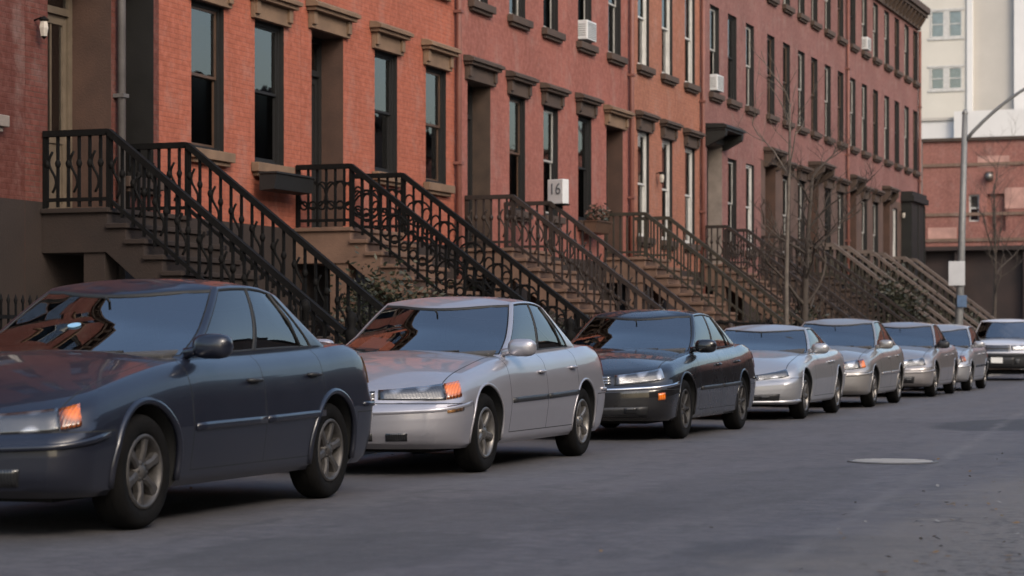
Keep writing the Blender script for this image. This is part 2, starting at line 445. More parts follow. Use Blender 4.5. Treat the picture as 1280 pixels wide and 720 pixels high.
def make_railing(st, style, yy, dl, zL, xe, zE, mat, rise=.92):
    mb = MB()
    P0, P1, P2 = Vector((.02, yy, zL)), Vector((dl, yy, zL)), Vector((xe, yy, zE))
    up = Vector((0, 0, rise))
    mb.bar(P0+up, P1+up, .09, .075); mb.bar(P1+up+Vector((0,0,.004)), P2+up, .09, .075)
    lo = Vector((0, 0, .11))
    mb.bar(P0+lo, P1+lo, .04, .045); mb.bar(P1+lo, P2+lo, .04, .045)
    def top(x): return zL if x <= dl else zL+(zE-zL)*(x-dl)/(xe-dl)
    step = .15
    n = int((xe-.06)/step)
    for i in range(n+1):
        x = .06+i*step; z = top(x)
        th = .032
        mb.bar((x, yy, z+.02), (x, yy, z+rise-.02), th)
        if style == 'ornate':
            if i < n:
                z1 = (z+top(x+step))/2; q = []
                for k in range(9):
                    a = PI*k/8; q.append((x+step/2-step/2*math.cos(a), yy, z1+rise*.62+.12*math.sin(a)))
                mb.tube(q, .016, 5)
                q = [(x+step/2+.06*math.cos(2*PI*k/10), yy, z1+.34+.06*math.sin(2*PI*k/10)) for k in range(11)]
                mb.tube(q, .017, 5)
                if i % 3 == 0:
                    q = [(x+.22+.22*math.cos(2*PI*k/14), yy+.001, (top(x+.22))+.50+.2*math.sin(2*PI*k/14)) for k in range(15)]
                    if x+.46 < xe: mb.tube(q, .018, 5)
        elif style == 'scroll':
            if i < n and i % 2 == 0:
                z1 = top(x+step/2)
                q = [(x+step*.5+.05*math.sin(2*PI*k/12), yy, z1+.2+.5*k/12) for k in range(13)]
                mb.tube(q, .017, 5)
            z1 = z+.55
            mb.lathe([(.0,-.08),(.034,-.03),(.042,0),(.034,.03),(0,.08)], (x, yy, z1), 'z', 6)
    for x in (.03, dl):
        mb.bar((x, yy, zL), (x, yy, zL+rise+.03), .045)
    r = mb.build('railing', M[mat], st)
    nb = MB()
    nb.lathe([(0,0),(.12,0),(.12,.08),(.07,.12),(.06,.3),(.085,.36),(.05,.45),(.045,.75),(.075,.85),(.08,.93),(.04,.98),(.07,1.06),(.05,1.14),(0,1.17)], (xe+.09, yy, zE), 'z', 12)
    nb.build('newel_post', M[mat], st)

def make_cheek(st, yy, dl, zL, xe, zE):
    """brownstone balustrade of the farther stoops with a pale coping"""
    mb = MB(); h = .86
    mb.prism([(.02, zL), (dl, zL), (xe, zE), (xe, zE+.12), (dl, zL+.12), (.02, zL+.12)], yy-.07, yy+.07)
    def top(x): return zL if x <= dl else zL+(zE-zL)*(x-dl)/(xe-dl)
    x = .12
    while x < xe-.05:
        z = top(x)
        mb.lathe([(.045,.1),(.03,.16),(.065,.32),(.05,.45),(.03,.66),(.045,h)], (x, yy, z), 'z', 8)
        x += .2
    mb.build('balustrade', M['iron_green'], st)
    cp = MB(); cp.prism([(.02, zL+h), (dl+.03, zL+h), (xe, zE+h), (xe, zE+h+.11), (dl+.03, zL+h+.11), (.02, zL+h+.11)], yy-.11, yy+.11)
    cp.prism([(xe+.002, zE), (xe+.26, zE), (xe+.26, zE+1.1), (xe+.002, zE+1.1)], yy-.13, yy+.13)
    cp.build('coping', M['coping_stone'], st)

def make_stoop(root, yc, width, zL, dl, style='plain', rail='iron', stone='stoop_stone', tread=.252):
    g = .13; n = int(round((zL-g)/.19)); h = (zL-g)/n
    w = width/2
    top = [(0, zL), (dl, zL)]; x, z = dl, zL
    for i in range(n):
        z -= h; top.append((x, z))
        if i < n-1: x += tread; top.append((x, z))
    xe = x
    th = .42
    poly = top+[(xe-.001, .05), (xe-.5, .05), (dl-.02, zL-th-.12), (0, zL-th-.12)]
    mb = MB(); mb.prism(poly, yc-w+.05, yc+w-.05)
    # nosed treads
    mb.box(.002, dl+.035, yc-w+.005, yc+w-.005, zL-.055, zL+.004)
    x, z = dl, zL
    for i in range(n-1):
        z -= h; mb.box(x+.002, x+tread+.035, yc-w+.005, yc+w-.005, z-.055, z+.004); x += tread
    mb.box(dl-.35, dl-.05, yc-w+.08, yc-w+.38, .05, zL-th-.1); mb.box(dl-.35, dl-.05, yc+w-.38, yc+w-.08, .05, zL-th-.1)
    st = mb.build('stoop', M[stone], root, bevel=.008)
    zE = g+h*.5
    for s in (-1, 1):
        if style == 'stone': make_cheek(st, yc+s*(w-.1), dl, zL, xe+.05, zE)
        else: make_railing(st, style, yc+s*(w-.08), dl, zL, xe+.12, zE, rail)
    return xe

HOUSES = []
def house(name, y0, y1, wallmat, label, ops, trim='tan_stone', H=13.2, stoop=None, frame='dark_wood', reveal='dark_wood',
          dreveal='brownstone', zbase=2.75, corn='dark_stone', D=9, pipe=None, rot=0, X=XF, group='row houses along the street', hoodbig=(), upper_hood=False, base='base_stone'):
    L = y1-y0
    root = empty(name, (X, y0, 0), rot); tag(root, label, 'house', group)
    for o in ops:
        o['a'] = o['y']-o['w']/2-y0; o['b'] = o['y']+o['w']/2-y0
    wb = wall_mesh(L, H, D, ops, zbase)
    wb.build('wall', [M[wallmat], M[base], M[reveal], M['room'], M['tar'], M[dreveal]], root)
    r = MB(); r.box(-D+.01, -.01, .01, L-.01, H-.35, H-.15); r.build('roof', M['tar'], root)
    c = MB()
    c.box(.004, .10, .004, L-.004, H-.75, H-.45); c.box(.004, .45, .004, L-.004, H-.2, H+.02); c.box(.004, .36, .004, L-.004, H-.32, H-.2)
    y = .25
    while y < L-.2:
        c.prism([(.1, H-.7), (.16, H-.68), (.34, H-.42), (.34, H-.32), (.1, H-.32)], y, y+.12); y += .62
    c.build('cornice', M[corn], root)
    for i, o in enumerate(ops):
        if o['type'] == 'win':
            make_window(root, o, o.get('frame', frame))
            s = MB(); pr = .13
            s.box(.003, pr, o['a']-.12, o['b']+.12, o['z0']-.14, o['z0']-.003)
            s.box(.003, pr-.05, o['a']-.06, o['b']+.06, o['z0']-.2, o['z0']-.14)
            s.build('sill', M[o.get('smat', trim)], root, bevel=.01)
        elif o['type'] == 'door':
            make_door(root, o, o.get('mat', 'dark_wood'), o.get('glazed', False))
        if o.get('hood'):
            hb = MB(); hood(hb, o['a'], o['b'], o['z1'], o.get('big', 0)); hb.build('lintel', M[o.get('hmat', trim)], root, bevel=.006)
    if stoop:
        for s in (stoop if isinstance(stoop, list) else [stoop]):
            make_stoop(root, s['y']-y0, s.get('w', 2.1), s['zL'], s.get('dl', .9), s.get('style', 'plain'), s.get('rail', 'iron'), s.get('stone', 'stoop_stone'))
    if pipe:
        for (yp, mt) in pipe:
            p = MB(); p.tube([(.09, yp-y0, .3), (.09, yp-y0, H-.8)], .055, 8)
            for z in (1.5, 4.2, 6.9, 9.6): p.box(.0, .16, yp-y0-.07, yp-y0+.07, z, z+.05)
            p.build('downpipe', M[mt], root)
    HOUSES.append(root); return root

def W(y, z0, z1, w=.92, **k): return dict(type='win', y=y, w=w, z0=z0, z1=z1, **k)
def Dr(y, z0, z1, w=1.15, **k): return dict(type='door', y=y, w=w, z0=z0, z1=z1, **k)
# ------------------------------------------------------------------ cars
def interp(pts, x):
    if x <= pts[0][0]: return pts[0][1]
    for (a, u), (b, v) in zip(pts, pts[1:]):
        if x <= b:
            t = (x-a)/(b-a); return u+(v-u)*t
    return pts[-1][1]

def sinterp(pts, x):
    """smooth (Catmull-Rom style) interpolation"""
    n = len(pts)
    if x <= pts[0][0]: return pts[0][1]
    if x >= pts[-1][0]: return pts[-1][1]
    for i in range(n-1):
        a, u = pts[i]; b, v = pts[i+1]
        if x <= b:
            h = b-a
            m0 = (v-pts[i-1][1])/(b-pts[i-1][0]) if i > 0 else (v-u)/h
            m1 = (pts[i+2][1]-u)/(pts[i+2][0]-a) if i < n-2 else (v-u)/h
            t = (x-a)/h
            return (2*t**3-3*t*t+1)*u+(t**3-2*t*t+t)*h*m0+(-2*t**3+3*t*t)*v+(t**3-t*t)*h*m1

NF, NC, NS = 8, 7, 30
KC0, KS0, KS1, KR0, KEND = NF, NF+NC, NF+NC+NS, NF+NC+NS+NC, 2*NF+2*NC+NS
def outline(k, rf, rr, w, bf, br, rcy, rclf, rclr, tf=0, tr=0):
    """plan outline, k=0 front centre .. KEND rear centre, returns (r, y); tf/tr pinch the ends"""
    yc = w-rcy
    if k <= KC0:
        t = k/NF; y = yc*t; r = rf+bf*t*t
    elif k <= KS0:
        a = (k-KC0)/NC*PI/2; r = rf+bf+rclf*(1-math.cos(a)); y = yc+rcy*math.sin(a)
        r += bf*.25*(math.sin(2*a))*.5
    elif k <= KS1:
        t = (k-KS0)/NS; r0 = rf+bf+rclf; r1 = rr-br-rclr; r = r0+(r1-r0)*t; y = w
    elif k <= KR0:
        a = (KR0-k)/NC*PI/2; r = rr-br-rclr*(1-math.cos(a)); y = yc+rcy*math.sin(a)
    else:
        t = (KEND-k)/NF; y = yc*t; r = rr-br*t*t
    if y > 0:
        u = 0
        if tf and r < 1.0: u = tf*((1.0-r)/2.0)**2
        if tr and r > 2.2: u = tr*((r-2.2)/1.5)**2
        y *= 1-u
    return r, y

DEF = dict(
    W=1.76, wb=2.62, fo=.92, ro=1.02, R=.315, tw=.20, z0=.21,
    zs=[(-1.0,.66),(-.8,.705),(-.4,.79),(0,.85),(.5,.905),(1.5,.925),(2.5,.955),(2.9,.975),(3.3,.975),(3.6,.95)],
    crown=[(-1,.02),(-.7,.05),(0,.07),(.5,.065),(1.5,.02),(2.7,.05),(3.3,.06),(3.7,.04)],
    fprof=[(0,.10),(.10,.03),(.25,.0),(.62,.0),(.70,.03),(.74,.065),(.9,.10),(.965,.15),(1,.22)],
    rprof=[(0,.12),(.10,.05),(.25,.0),(.50,.0),(.56,.03),(.60,.055),(.85,.09),(.95,.13),(1,.2)],
    sprof=[(0,.07),(.06,.035),(.2,.02),(.40,.0),(.44,.0),(.47,-.004),(.52,-.002),(.70,.010),(.80,.022),(.90,.045),(.95,.070),(1,.115)],
    bf=.12, br=.10, rcy=.26, rclf=.30, rclr=.26, tf=.05, tr=.05,
    # greenhouse: centre line r of the front and rear glass at belt and roof
    gf0=.40, gf1=1.22, gr0=2.98, gr1=2.56, gw0=.745, gw1=.575, gbf=.16, gbr=.14,
    ztop=[(1.0,1.27),(1.15,1.325),(1.3,1.355),(1.45,1.372),(1.6,1.382),(1.75,1.387),(1.9,1.388),(2.05,1.38),(2.2,1.36),(2.35,1.33),(2.5,1.285),(2.65,1.23),(3.0,1.1)], rcrown=.05,
    bpil=.47, side0=.04, side1=.90, vwin=(.10,.945), curveC=.30,
    doors=(.52, 1.50, 2.42), hoodr=(-.80,.52), trunkr=(2.98,3.52),
    paint='p_silver', lamp='wedge', spokes=5, handles=.80, plate=True, arch=0, rim=.205)

class Body:
    def __init__(s, sp): s.s = sp
    def lower(s, k, t):
        sp = s.s; sg = 1
        if k < 0: k = -k; sg = -1
        df, dr, dw = interp(sp['fprof'], t), interp(sp['rprof'], t), interp(sp['sprof'], t)
        rr0 = sp['wb']+sp['ro']
        r, y = outline(k, -sp['fo']+df, rr0-dr, sp['W']/2-dw, sp['bf'], sp['br'], sp['rcy'], sp['rclf'], sp['rclr'], sp['tf'], sp['tr'])
        zb = sp['z0']
        z = zb+(sinterp(sp['zs'], r)-zb)*t
        return Vector((sp['wb']/2-r, sg*y, z))
    def deck(s, k, q):
        """k along the outline, q 1 = shoulder ring, 0 = spine"""
        sp = s.s
        p = s.lower(k, 1.0); r = sp['wb']/2-p.x
        r0, r1 = -sp['fo']+.75, sp['wb']+sp['ro']-.65
        rc = min(max(r, r0), r1)
        r2 = rc+(r-rc)*q; y = p.y*q
        # height follows the shoulder line plus the crown
        z = sinterp(sp['zs'], r2)+interp(sp['crown'], r2)*(1-q*q)+(p.z-sinterp(sp['zs'], r))*q
        return Vector((sp['wb']/2-r2, y, z))
    def green(s, k, v):
        sp = s.s; sg = 1
        if k < 0: k = -k; sg = -1
        vv = v
        rf = sp['gf0']+(sp['gf1']-sp['gf0'])*vv
        c = sp['curveC']
        rr = sp['gr0']+(sp['gr1']-sp['gr0'])*(vv+c*vv*(vv-1))
        w = sp['gw0']+(sp['gw1']-sp['gw0'])*(vv**1.7 if vv > 0 else vv)
        r, y = outline(k, rf, rr, w, sp['gbf'], sp['gbr'], .16, .07, .12)
        zb = sinterp(sp['zs'], r)-.006
        z = zb+(interp(sp['ztop'], r)-zb)*v
        return Vector((sp['wb']/2-r, sg*y, z))
    def roof(s, k, q):
        sp = s.s; p = s.green(k, 1.0); r = sp['wb']/2-p.x
        r0, r1 = sp['gf1']+.3, sp['gr1']-.3
        rc = min(max(r, r0), r1); r2 = rc+(r-rc)*q; y = p.y*q
        z = interp(sp['ztop'], r2)*(1-q)+p.z*q+sp['rcrown']*(1-q**2.4)
        return Vector((sp['wb']/2-r2, y, z))

def nrm(f, k, t, e=.02):
    a = f(k+e*5, t)-f(k-e*5, t); b = f(k, min(t+e, 1.0))-f(k, max(t-e, 0))
    n = a.cross(b)
    n = n.normalized() if n.length > 1e-9 else Vector((0,0,1))
    return n

def patch(mb, f, k0, k1, t0, t1, off, nk=10, nt=6, mi=0, depth=.02, flip=1, t0b=None, t1b=None, mirror=False, smooth=True):
    """skin patch of surface f lifted by off, with a skirt. t0b/t1b = values at the k1 end"""
    t0b = t0 if t0b is None else t0b; t1b = t1 if t1b is None else t1b
    vs = []; inn = []
    ctr = Vector((0, 0, .6))
    for j in range(nt+1):
        for i in range(nk+1):
            u = i/nk; k = k0+(k1-k0)*u
            a = t0+(t0b-t0)*u; b = t1+(t1b-t1)*u; t = a+(b-a)*j/nt
            p = f(k, t); n = nrm(f, k, t)
            if n.dot(p-ctr) < 0: n = -n
            e = off-(depth if (i in (0, nk) or j in (0, nt)) else 0)*0
            vs.append(p+n*e); inn.append(p-n*depth)
    if mirror: vs = [Vector((p.x, -p.y, p.z)) for p in vs]; inn = [Vector((p.x, -p.y, p.z)) for p in inn]
    fs = []; W_ = nk+1
    for j in range(nt):
        for i in range(nk): fs.append((j*W_+i, j*W_+i+1, (j+1)*W_+i+1, (j+1)*W_+i))
    mb.add(vs, fs, mi, smooth)
    bd = [i for i in range(W_)]+[j*W_+nk for j in range(1, nt+1)]+[nt*W_+i for i in range(nk-1, -1, -1)]+[j*W_ for j in range(nt-1, 0, -1)]
    n = len(bd)
    mb.add([vs[i] for i in bd]+[inn[i] for i in bd], [(i, (i+1)%n, n+(i+1)%n, n+i) for i in range(n)], mi, False)

def band(mb, f, klist, t, h, off, mi=0, mirror=False):
    """narrow strip following constant t"""
    vs = []
    for k in klist:
        p = f(k, t); n = nrm(f, k, t)
        if n.dot(p-Vector((0,0,.6))) < 0: n = -n
        for (dz, o) in ((-h/2, 0), (-h/2+.004, off), (h/2-.004, off), (h/2, 0)): vs.append(p+n*o+Vector((0,0,dz)))
    if mirror: vs = [Vector((p.x, -p.y, p.z)) for p in vs]
    m = len(klist); fs = []
    for i in range(m-1):
        for j in range(3): fs.append((i*4+j, i*4+j+1, (i+1)*4+j+1, (i+1)*4+j))
    fs += [(0,1,2,3), ((m-1)*4+3, (m-1)*4+2, (m-1)*4+1, (m-1)*4)]
    mb.add(vs, fs, mi, True)

def evaluated_mesh(o):
    dg = bpy.context.evaluated_depsgraph_get(); dg.update()
    e = o.evaluated_get(dg)
    return bpy.data.meshes.new_from_object(e, depsgraph=dg)

WHEELS = {}
def wheel_meshes(R, tw, rim, spokes):
    key = (R, tw, rim, spokes)
    if key in WHEELS: return WHEELS[key]
    h = tw/2
    t = MB(); prof = [(rim, -h+.02), (rim+.02, -h+.004), (R-.045, -h), (R-.02, -h+.01), (R-.004, -h+.035), (R, -h+.06), (R, h-.06), (R-.004, h-.035), (R-.02, h-.01), (R-.045, h), (rim+.02, h-.004), (rim, h-.02)]
    t.lathe(prof, (0,0,0), 'y', 40, close=True)
    for y in (-.04, 0.0, .04): t.lathe([(R+.0008, y-.004), (R+.0012, y), (R+.0008, y+.004)], (0,0,0), 'y', 40, 0)
    r = MB()
    r.lathe([(rim+.004, h-.012), (rim-.006, h-.002), (rim-.018, h-.006), (rim-.024, h-.03), (rim-.03, h-.05), (rim-.032, -h+.02)], (0,0,0), 'y', 40, 0)
    r.lathe([(rim-.03, h-.10), (0, h-.10)], (0,0,0), 'y', 40, 1)
    r.lathe([(0, h-.012), (.028, h-.014), (.034, h-.022), (.062, h-.026), (.07, h-.05), (.07, h-.09)], (0,0,0), 'y', 24, 0)
    for i in range(spokes):
        a = 2*PI*i/spokes+PI/2; ca, sa = math.cos(a), math.sin(a)
        rad = Vector((ca, 0, sa)); tan = Vector((-sa, 0, ca)); Y = Vector((0,1,0))
        w0, w1 = (.030, .040) if spokes <= 6 else (.018, .022)
        r0, r1 = .05, rim-.016
        vs = []
        for (q, w, y) in ((r0, w0, h-.024), (r0+(r1-r0)*.5, w0*.85, h-.014), (r1, w1, h-.012)):
            vs += [rad*q-tan*w+Y*(y-.012), rad*q-tan*w*.5+Y*y, rad*q+tan*w*.5+Y*y, rad*q+tan*w+Y*(y-.012), rad*q+tan*w+Y*(y-.045), rad*q-tan*w+Y*(y-.045)]
        fs = []
        for s_ in range(2):
            for j in range(6): fs.append((s_*6+j, s_*6+(j+1)%6, (s_+1)*6+(j+1)%6, (s_+1)*6+j))
        r.add(vs, fs, 0, False)
        b = rad*.048+tan*0; bb = a+PI/spokes
        r.lathe([(0, h-.018), (.008, h-.018), (.009, h-.03)], (.048*math.cos(bb), 0, .048*math.sin(bb)), 'y', 6, 1)
    WHEELS[key] = (t, r); return WHEELS[key]

def make_car(name, spec, label, cat, group, loc, rotz, detail=2):
    sp = dict(DEF); sp.update(spec)
    B = Body(sp); root = empty(name, loc, rotz); tag(root, label, cat, group)
    pm = M[sp['paint']]; wb = sp['wb']; XC = wb/2
    # ---- lower shell
    ts = [0,.03,.06,.10,.16,.22,.28,.34,.40,.44,.47,.50,.54,.58,.62,.66,.70,.74,.78,.82,.86,.90,.925,.95,.975,1.0]
    qs = [.985,.965,.93,.88,.8,.7,.58,.45,.32,.18,.07,0]
    ks = [i*1.0 for i in range(0, KEND+1)]
    def lower_mesh():
        mb = MB(); rows = []
        full = [-k for k in ks[::-1] if k not in (0.0, float(KEND))]
        # ring order: 0..KEND on the left, then back along the right
        ring = ks+[-k for k in ks[-2:0:-1]]
        n = len(ring)
        def dk(k, q):
            p = B.deck(abs(k), q); return Vector((p.x, -p.y if k < 0 else p.y, p.z))
        pts = [[B.lower(k, t) for k in ring] for t in ts]+[[dk(k, q) for k in ring] for q in qs]
        vs = [p for row in pts for p in row]; fs = []
        for j in range(len(pts)-1):
            for i in range(n):
                a, b, c, d = j*n+i, j*n+(i+1)%n, (j+1)*n+(i+1)%n, (j+1)*n+i
                fs.append((a, b, c, d))
        # bottom cap in strips between left and right
        for i in range(KEND):
            a, b = i, i+1; a2, b2 = (n-i) % n, (n-i-1) % n
            f = []
            for q in (a, b, b2, a2):
                if q not in f: f.append(q)
            if len(f) > 2: fs.append(tuple(f[::-1]))
        mb.add(vs, fs, 0, True)
        return mb
    mb = lower_mesh(); body = mb.build('body', [pm, M['well'], M['rubber'], M['interior']], None)
    # ---- wheel arches by boolean
    Ra = sp['R']+.055
    cut = MB()
    for r in (0, wb):
        for s_ in (-1, 1):
            y0, y1 = s_*(sp['W']/2-.34), s_*(sp['W']/2+.2)
            cut.lathe([(0, y0), (Ra, y0), (Ra, y1), (0, y1)], (XC-r, 0, sp['R']-.0+.012), 'y', 40, 0, True)
            # open the arch down to the ground
            cut2 = None
    co = cut.build('cutter', [M['well']], None)
    for s_ in (body,):
        bo = body.modifiers.new('b', 'BOOLEAN'); bo.object = co; bo.operation = 'DIFFERENCE'; bo.solver = 'EXACT'; bo.material_mode = 'TRANSFER'
    me = evaluated_mesh(body); bpy.data.objects.remove(body); bpy.data.objects.remove(co)
    bm = bmesh.new(); bm.from_mesh(me)
    wi = [i for i, m in enumerate(me.materials) if m and m.name == 'wheel well'][0]
    for f in bm.faces: f.smooth = True
    g = .0045
    d0, d1, d2 = [XC-d for d in sp['doors']]
    def bis(co_, no):
        bmesh.ops.bisect_plane(bm, geom=bm.verts[:]+bm.edges[:]+bm.faces[:], plane_co=co_, plane_no=no)
    seams_x = [d0, d1, d2]  # strips at the seams get black, shade of the panel gaps as colour
    hr0, hr1 = XC-sp['hoodr'][0], XC-sp['hoodr'][1]
    tr0, tr1 = XC-sp['trunkr'][0], XC-sp['trunkr'][1]
    for x in seams_x+[hr0, tr1]:
        bis((x-g, 0, 0), (1,0,0)); bis((x+g, 0, 0), (1,0,0))
    hy = sp['W']/2-.20
    for y in (-hy, hy): bis((0, y-g, 0), (0,1,0)); bis((0, y+g, 0), (0,1,0))
    zsill = .30 if 'zsill' not in sp else sp['zsill']; zbf = sp['z0']+(.60-sp['z0'])*.0+sp.get('zbump', .56)-sp['z0']; zbf = sp.get('zbump', .56)
    for z in (zsill, zbf): bis((0,0,z-g*.8), (0,0,1)); bis((0,0,z+g*.8), (0,0,1))
    xbf = XC+.36; xbr = XC-wb-.40
    for x in (xbf, xbr): bis((x-g,0,0), (1,0,0)); bis((x+g,0,0), (1,0,0))
    gx0, gx1 = XC-sp['gf0']-sp['gbf']*.5, XC-sp['gr0']+.05
    parts = {n: [] for n in ('hood', 'trunk_lid', 'front_bumper', 'rear_bumper', 'fdl', 'fdr', 'rdl', 'rdr')}
    body_f = []
    for f in bm.faces:
        c = f.calc_center_median(); 
        if f.material_index == wi: body_f.append(f); continue
        side = abs(c.y) > sp['gw0']-.035 and abs(c.y) > .5
        key = None
        if c.z < .23 and abs(f.normal.z) > .9: f.material_index = 1; body_f.append(f); continue
        if side and zsill-g < c.z and d2-g < c.x < d0+g:
            onx = any(abs(c.x-x) < g for x in seams_x); onz = abs(c.z-zsill) < g
            if onx or onz: f.material_index = 2
            elif c.x > d1: key = 'fdl' if c.y > 0 else 'fdr'
            else: key = 'rdl' if c.y > 0 else 'rdr'
        elif c.z > sinterp(sp['zs'], XC-c.x)-.02 and hr1-g < c.x < hr0+g and abs(c.y) < hy+g and c.x > hr1:
            if abs(c.x-hr0) < g or abs(abs(c.y)-hy) < g: f.material_index = 2
            else: key = 'hood'
        elif c.z > sinterp(sp['zs'], XC-c.x)-.02 and tr1-g < c.x < tr0+g and abs(c.y) < hy+g and not sp.get('suv'):
            if abs(c.x-tr1) < g or abs(abs(c.y)-hy) < g: f.material_index = 2
            else: key = 'trunk_lid'
        elif c.z < zbf+g and c.x > xbf-g:
            if abs(c.z-zbf) < g or abs(c.x-xbf) < g: f.material_index = 2
            else: key = 'front_bumper'
        elif c.z < zbf+g and c.x < xbr+g:
            if abs(c.z-zbf) < g or abs(c.x-xbr) < g: f.material_index = 2
            else: key = 'rear_bumper'
        elif gx1 < c.x < gx0 and f.normal.z > .5 and abs(c.y) < sp['gw0']-.03: f.material_index = 3
        (parts[key] if key else body_f).append(f)
    for f in bm.faces:
        if f.material_index >= 4: f.material_index = 1 if f.material_index == wi else 0
    if wi != 1:
        pass
    mats = [m for m in me.materials]
    def extract(faces, nm, parent, mlist=None):
        b2 = bmesh.new(); vm = {}
        for f in faces:
            vv = []
            for v in f.verts:
                if v not in vm: vm[v] = b2.verts.new(v.co)
                vv.append(vm[v])
            try: nf = b2.faces.new(vv)
            except ValueError: continue
            nf.smooth = True; nf.material_index = f.material_index
        m2 = bpy.data.meshes.new(nm); b2.to_mesh(m2); b2.free()
        for m in mats: m2.materials.append(m)
        m2.update()
        try: m2.set_sharp_from_angle(angle=math.radians(32))
        except Exception: pass
        o = bpy.data.objects.new(nm, m2); COL.objects.link(o); o.parent = parent; return o
    bo = extract(body_f, 'body', root)
    doors = {}
    for key, nm in (('hood','hood'),('trunk_lid','trunk_lid'),('front_bumper','front_bumper'),('rear_bumper','rear_bumper'),('fdl','front_door'),('fdr','front_door'),('rdl','rear_door'),('rdr','rear_door')):
        if parts[key]: doors[key] = extract(parts[key], nm, root)
    if sp.get('bumpermat'):
        for key in ('front_bumper', 'rear_bumper'):
            if key in doors: doors[key].data.materials[0] = M[sp['bumpermat']]
    bm.free()
    # ---- greenhouse with real openings
    wk = sp.get('wk', 12.2)
    k0, k1 = KS0+NS*sp['side0'], KS0+NS*sp['bpil']-.35
    k2, k3 = KS0+NS*sp['bpil']+.35, KS0+NS*sp['side1']
    wins = [('front', k0, k1), ('rear', k2, k3)]
    if sp.get('suv'): wins.append(('quarter', k3+1.0, KS1-.6))
    rk0 = KR0+.9
    va, vb = sp['vwin']
    eb = .32; ev = .028
    kb = set(float(i) for i in range(0, KEND+1))
    for _, a, b in wins: kb |= {a, b, a-eb, b+eb}
    kb |= {wk, wk+eb*1.2, rk0, rk0-eb}
    kl = sorted(kb); kl = [k for i, k in enumerate(kl) if i == 0 or k-kl[i-1] > 1e-4]
    vl = sorted({-.06, 0, va-ev, va, vb, vb+ev, 1, *[va+(vb-va)*i/7 for i in range(1, 7)]})
    gm = MB(); pos = {}; vs = []; fs = []; fm = []
    def vid(k, v):
        key = (round(k, 4), round(v, 4))
        if key not in pos: pos[key] = len(vs); vs.append(B.green(k, v))
        return pos[key]
    for i in range(len(kl)-1):
        for j in range(len(vl)-1):
            k, v = (kl[i]+kl[i+1])/2, (vl[j]+vl[j+1])/2
            hole = False; rub = False
            for (a, b) in [(w_[1], w_[2]) for w_ in wins]+[(-9, wk), (rk0, KEND+9)]:
                if a < k < b and va < v < vb: hole = True
                elif a-eb*1.2 < k < b+eb*1.2 and va-ev < v < vb+ev: rub = True
            if not hole and not rub and k1 < k < k2 and va-ev < v < vb+ev: rub = True
            if hole: continue
            for sg in (1, -1):
                q = [vid(sg*kk if kk > 0 else 0.0, vv) for kk, vv in ((kl[i], vl[j]), (kl[i+1], vl[j]), (kl[i+1], vl[j+1]), (kl[i], vl[j+1]))]
                if kl[i+1] == KEND:
                    q[1] = vid(float(KEND), vl[j]); q[2] = vid(float(KEND), vl[j+1])
                fs.append(tuple(q)); fm.append(1 if rub else 0)
    for f_, m_ in zip(fs, fm): gm.f.append(f_); gm.mi.append(m_); gm.sm.append(True)
    gm.v = [tuple(v) for v in vs]
    # roof cap
    rq = [1.0,.985,.96,.92,.85,.75,.6,.42,.22,0]
    ring = [float(i) for i in range(KEND+1)]
    for sg in (1, -1):
        rv = []
        for q in rq:
            for k in ring:
                p = B.roof(k, q); rv.append(Vector((p.x, sg*p.y, p.z)))
        nn = len(ring); ff = []
        for j in range(len(rq)-1):
            for i in range(nn-1): ff.append((j*nn+i, j*nn+i+1, (j+1)*nn+i+1, (j+1)*nn+i))
        gm.add(rv, ff, 0, True)
    cab = gm.build('roof', [pm, M['rubber']], root)
    sol = cab.modifiers.new('thick', 'SOLIDIFY'); sol.thickness = .022; sol.offset = -1
    # glass
    def gpatch(nm, f0, f1, mat, mirror=False, parent=None, both=False):
        m_ = MB(); a, b = f0, f1
        vs_ = []; nk, nv = 14, 8
        lo = -b if both else a
        for j in range(nv+1):
            for i in range(nk+1):
                k = lo+(b-lo)*i/nk; v = va-.012+(vb-va+.024)*j/nv
                p = B.green(k, v); c_ = Vector((p.x*.9, 0, .8)); d_ = (c_-p).normalized()
                p = p+d_*.006
                vs_.append(Vector((p.x, -p.y if mirror else p.y, p.z)))
        m_.add(vs_, [(j*(nk+1)+i, j*(nk+1)+i+1, (j+1)*(nk+1)+i+1, (j+1)*(nk+1)+i) for j in range(nv) for i in range(nk)], 0, True)
        return m_.build(nm, mat, parent or root)
    gpatch('windshield', 0, wk+.05, M['windshield_glass'], both=True)
    # rear window: build from both halves
    m_ = MB()
    for sg in (1, -1):
        vs_ = []; nk, nv = 8, 6
        for j in range(nv+1):
            for i in range(nk+1):
                k = rk0-.05+(KEND-rk0+.05)*i/nk; p = B.green(k, va-.012+(vb-va+.024)*j/nv); c_ = Vector((p.x*.9, 0, .8)); p = p+(c_-p).normalized()*.006
                vs_.append(Vector((p.x, sg*p.y, p.z)))
        m_.add(vs_, [(j*(nk+1)+i, j*(nk+1)+i+1, (j+1)*(nk+1)+i+1, (j+1)*(nk+1)+i) for j in range(nv) for i in range(nk)], 0, True)
    m_.build('rear_window', M['car_glass'], root)
    for (nm, a, b) in wins:
        for mir in (False, True):
            par = doors.get({'front': 'fd', 'rear': 'rd'}.get(nm, '')+('r' if mir else 'l'), root)
            gpatch('side_window', a-.05, b+.05, M['car_glass'], mir, par)
            if nm == 'rear' and sp.get('vent', True):
                dv = MB()
                kk = a+(b-a)*.80
                dv.tube([B.green(kk, va), B.green(kk, (va+vb)/2)+Vector((0,.002,0)), B.green(kk, vb)], .011, 6)
                if mir: dv.v = [(x, -y, z) for x, y, z in dv.v]
                dv.build('window_divider', M['rubber'], par)
    # ---- lamps, grille, bumper details (front)
    L = B.lower; hl = sp['lamps']
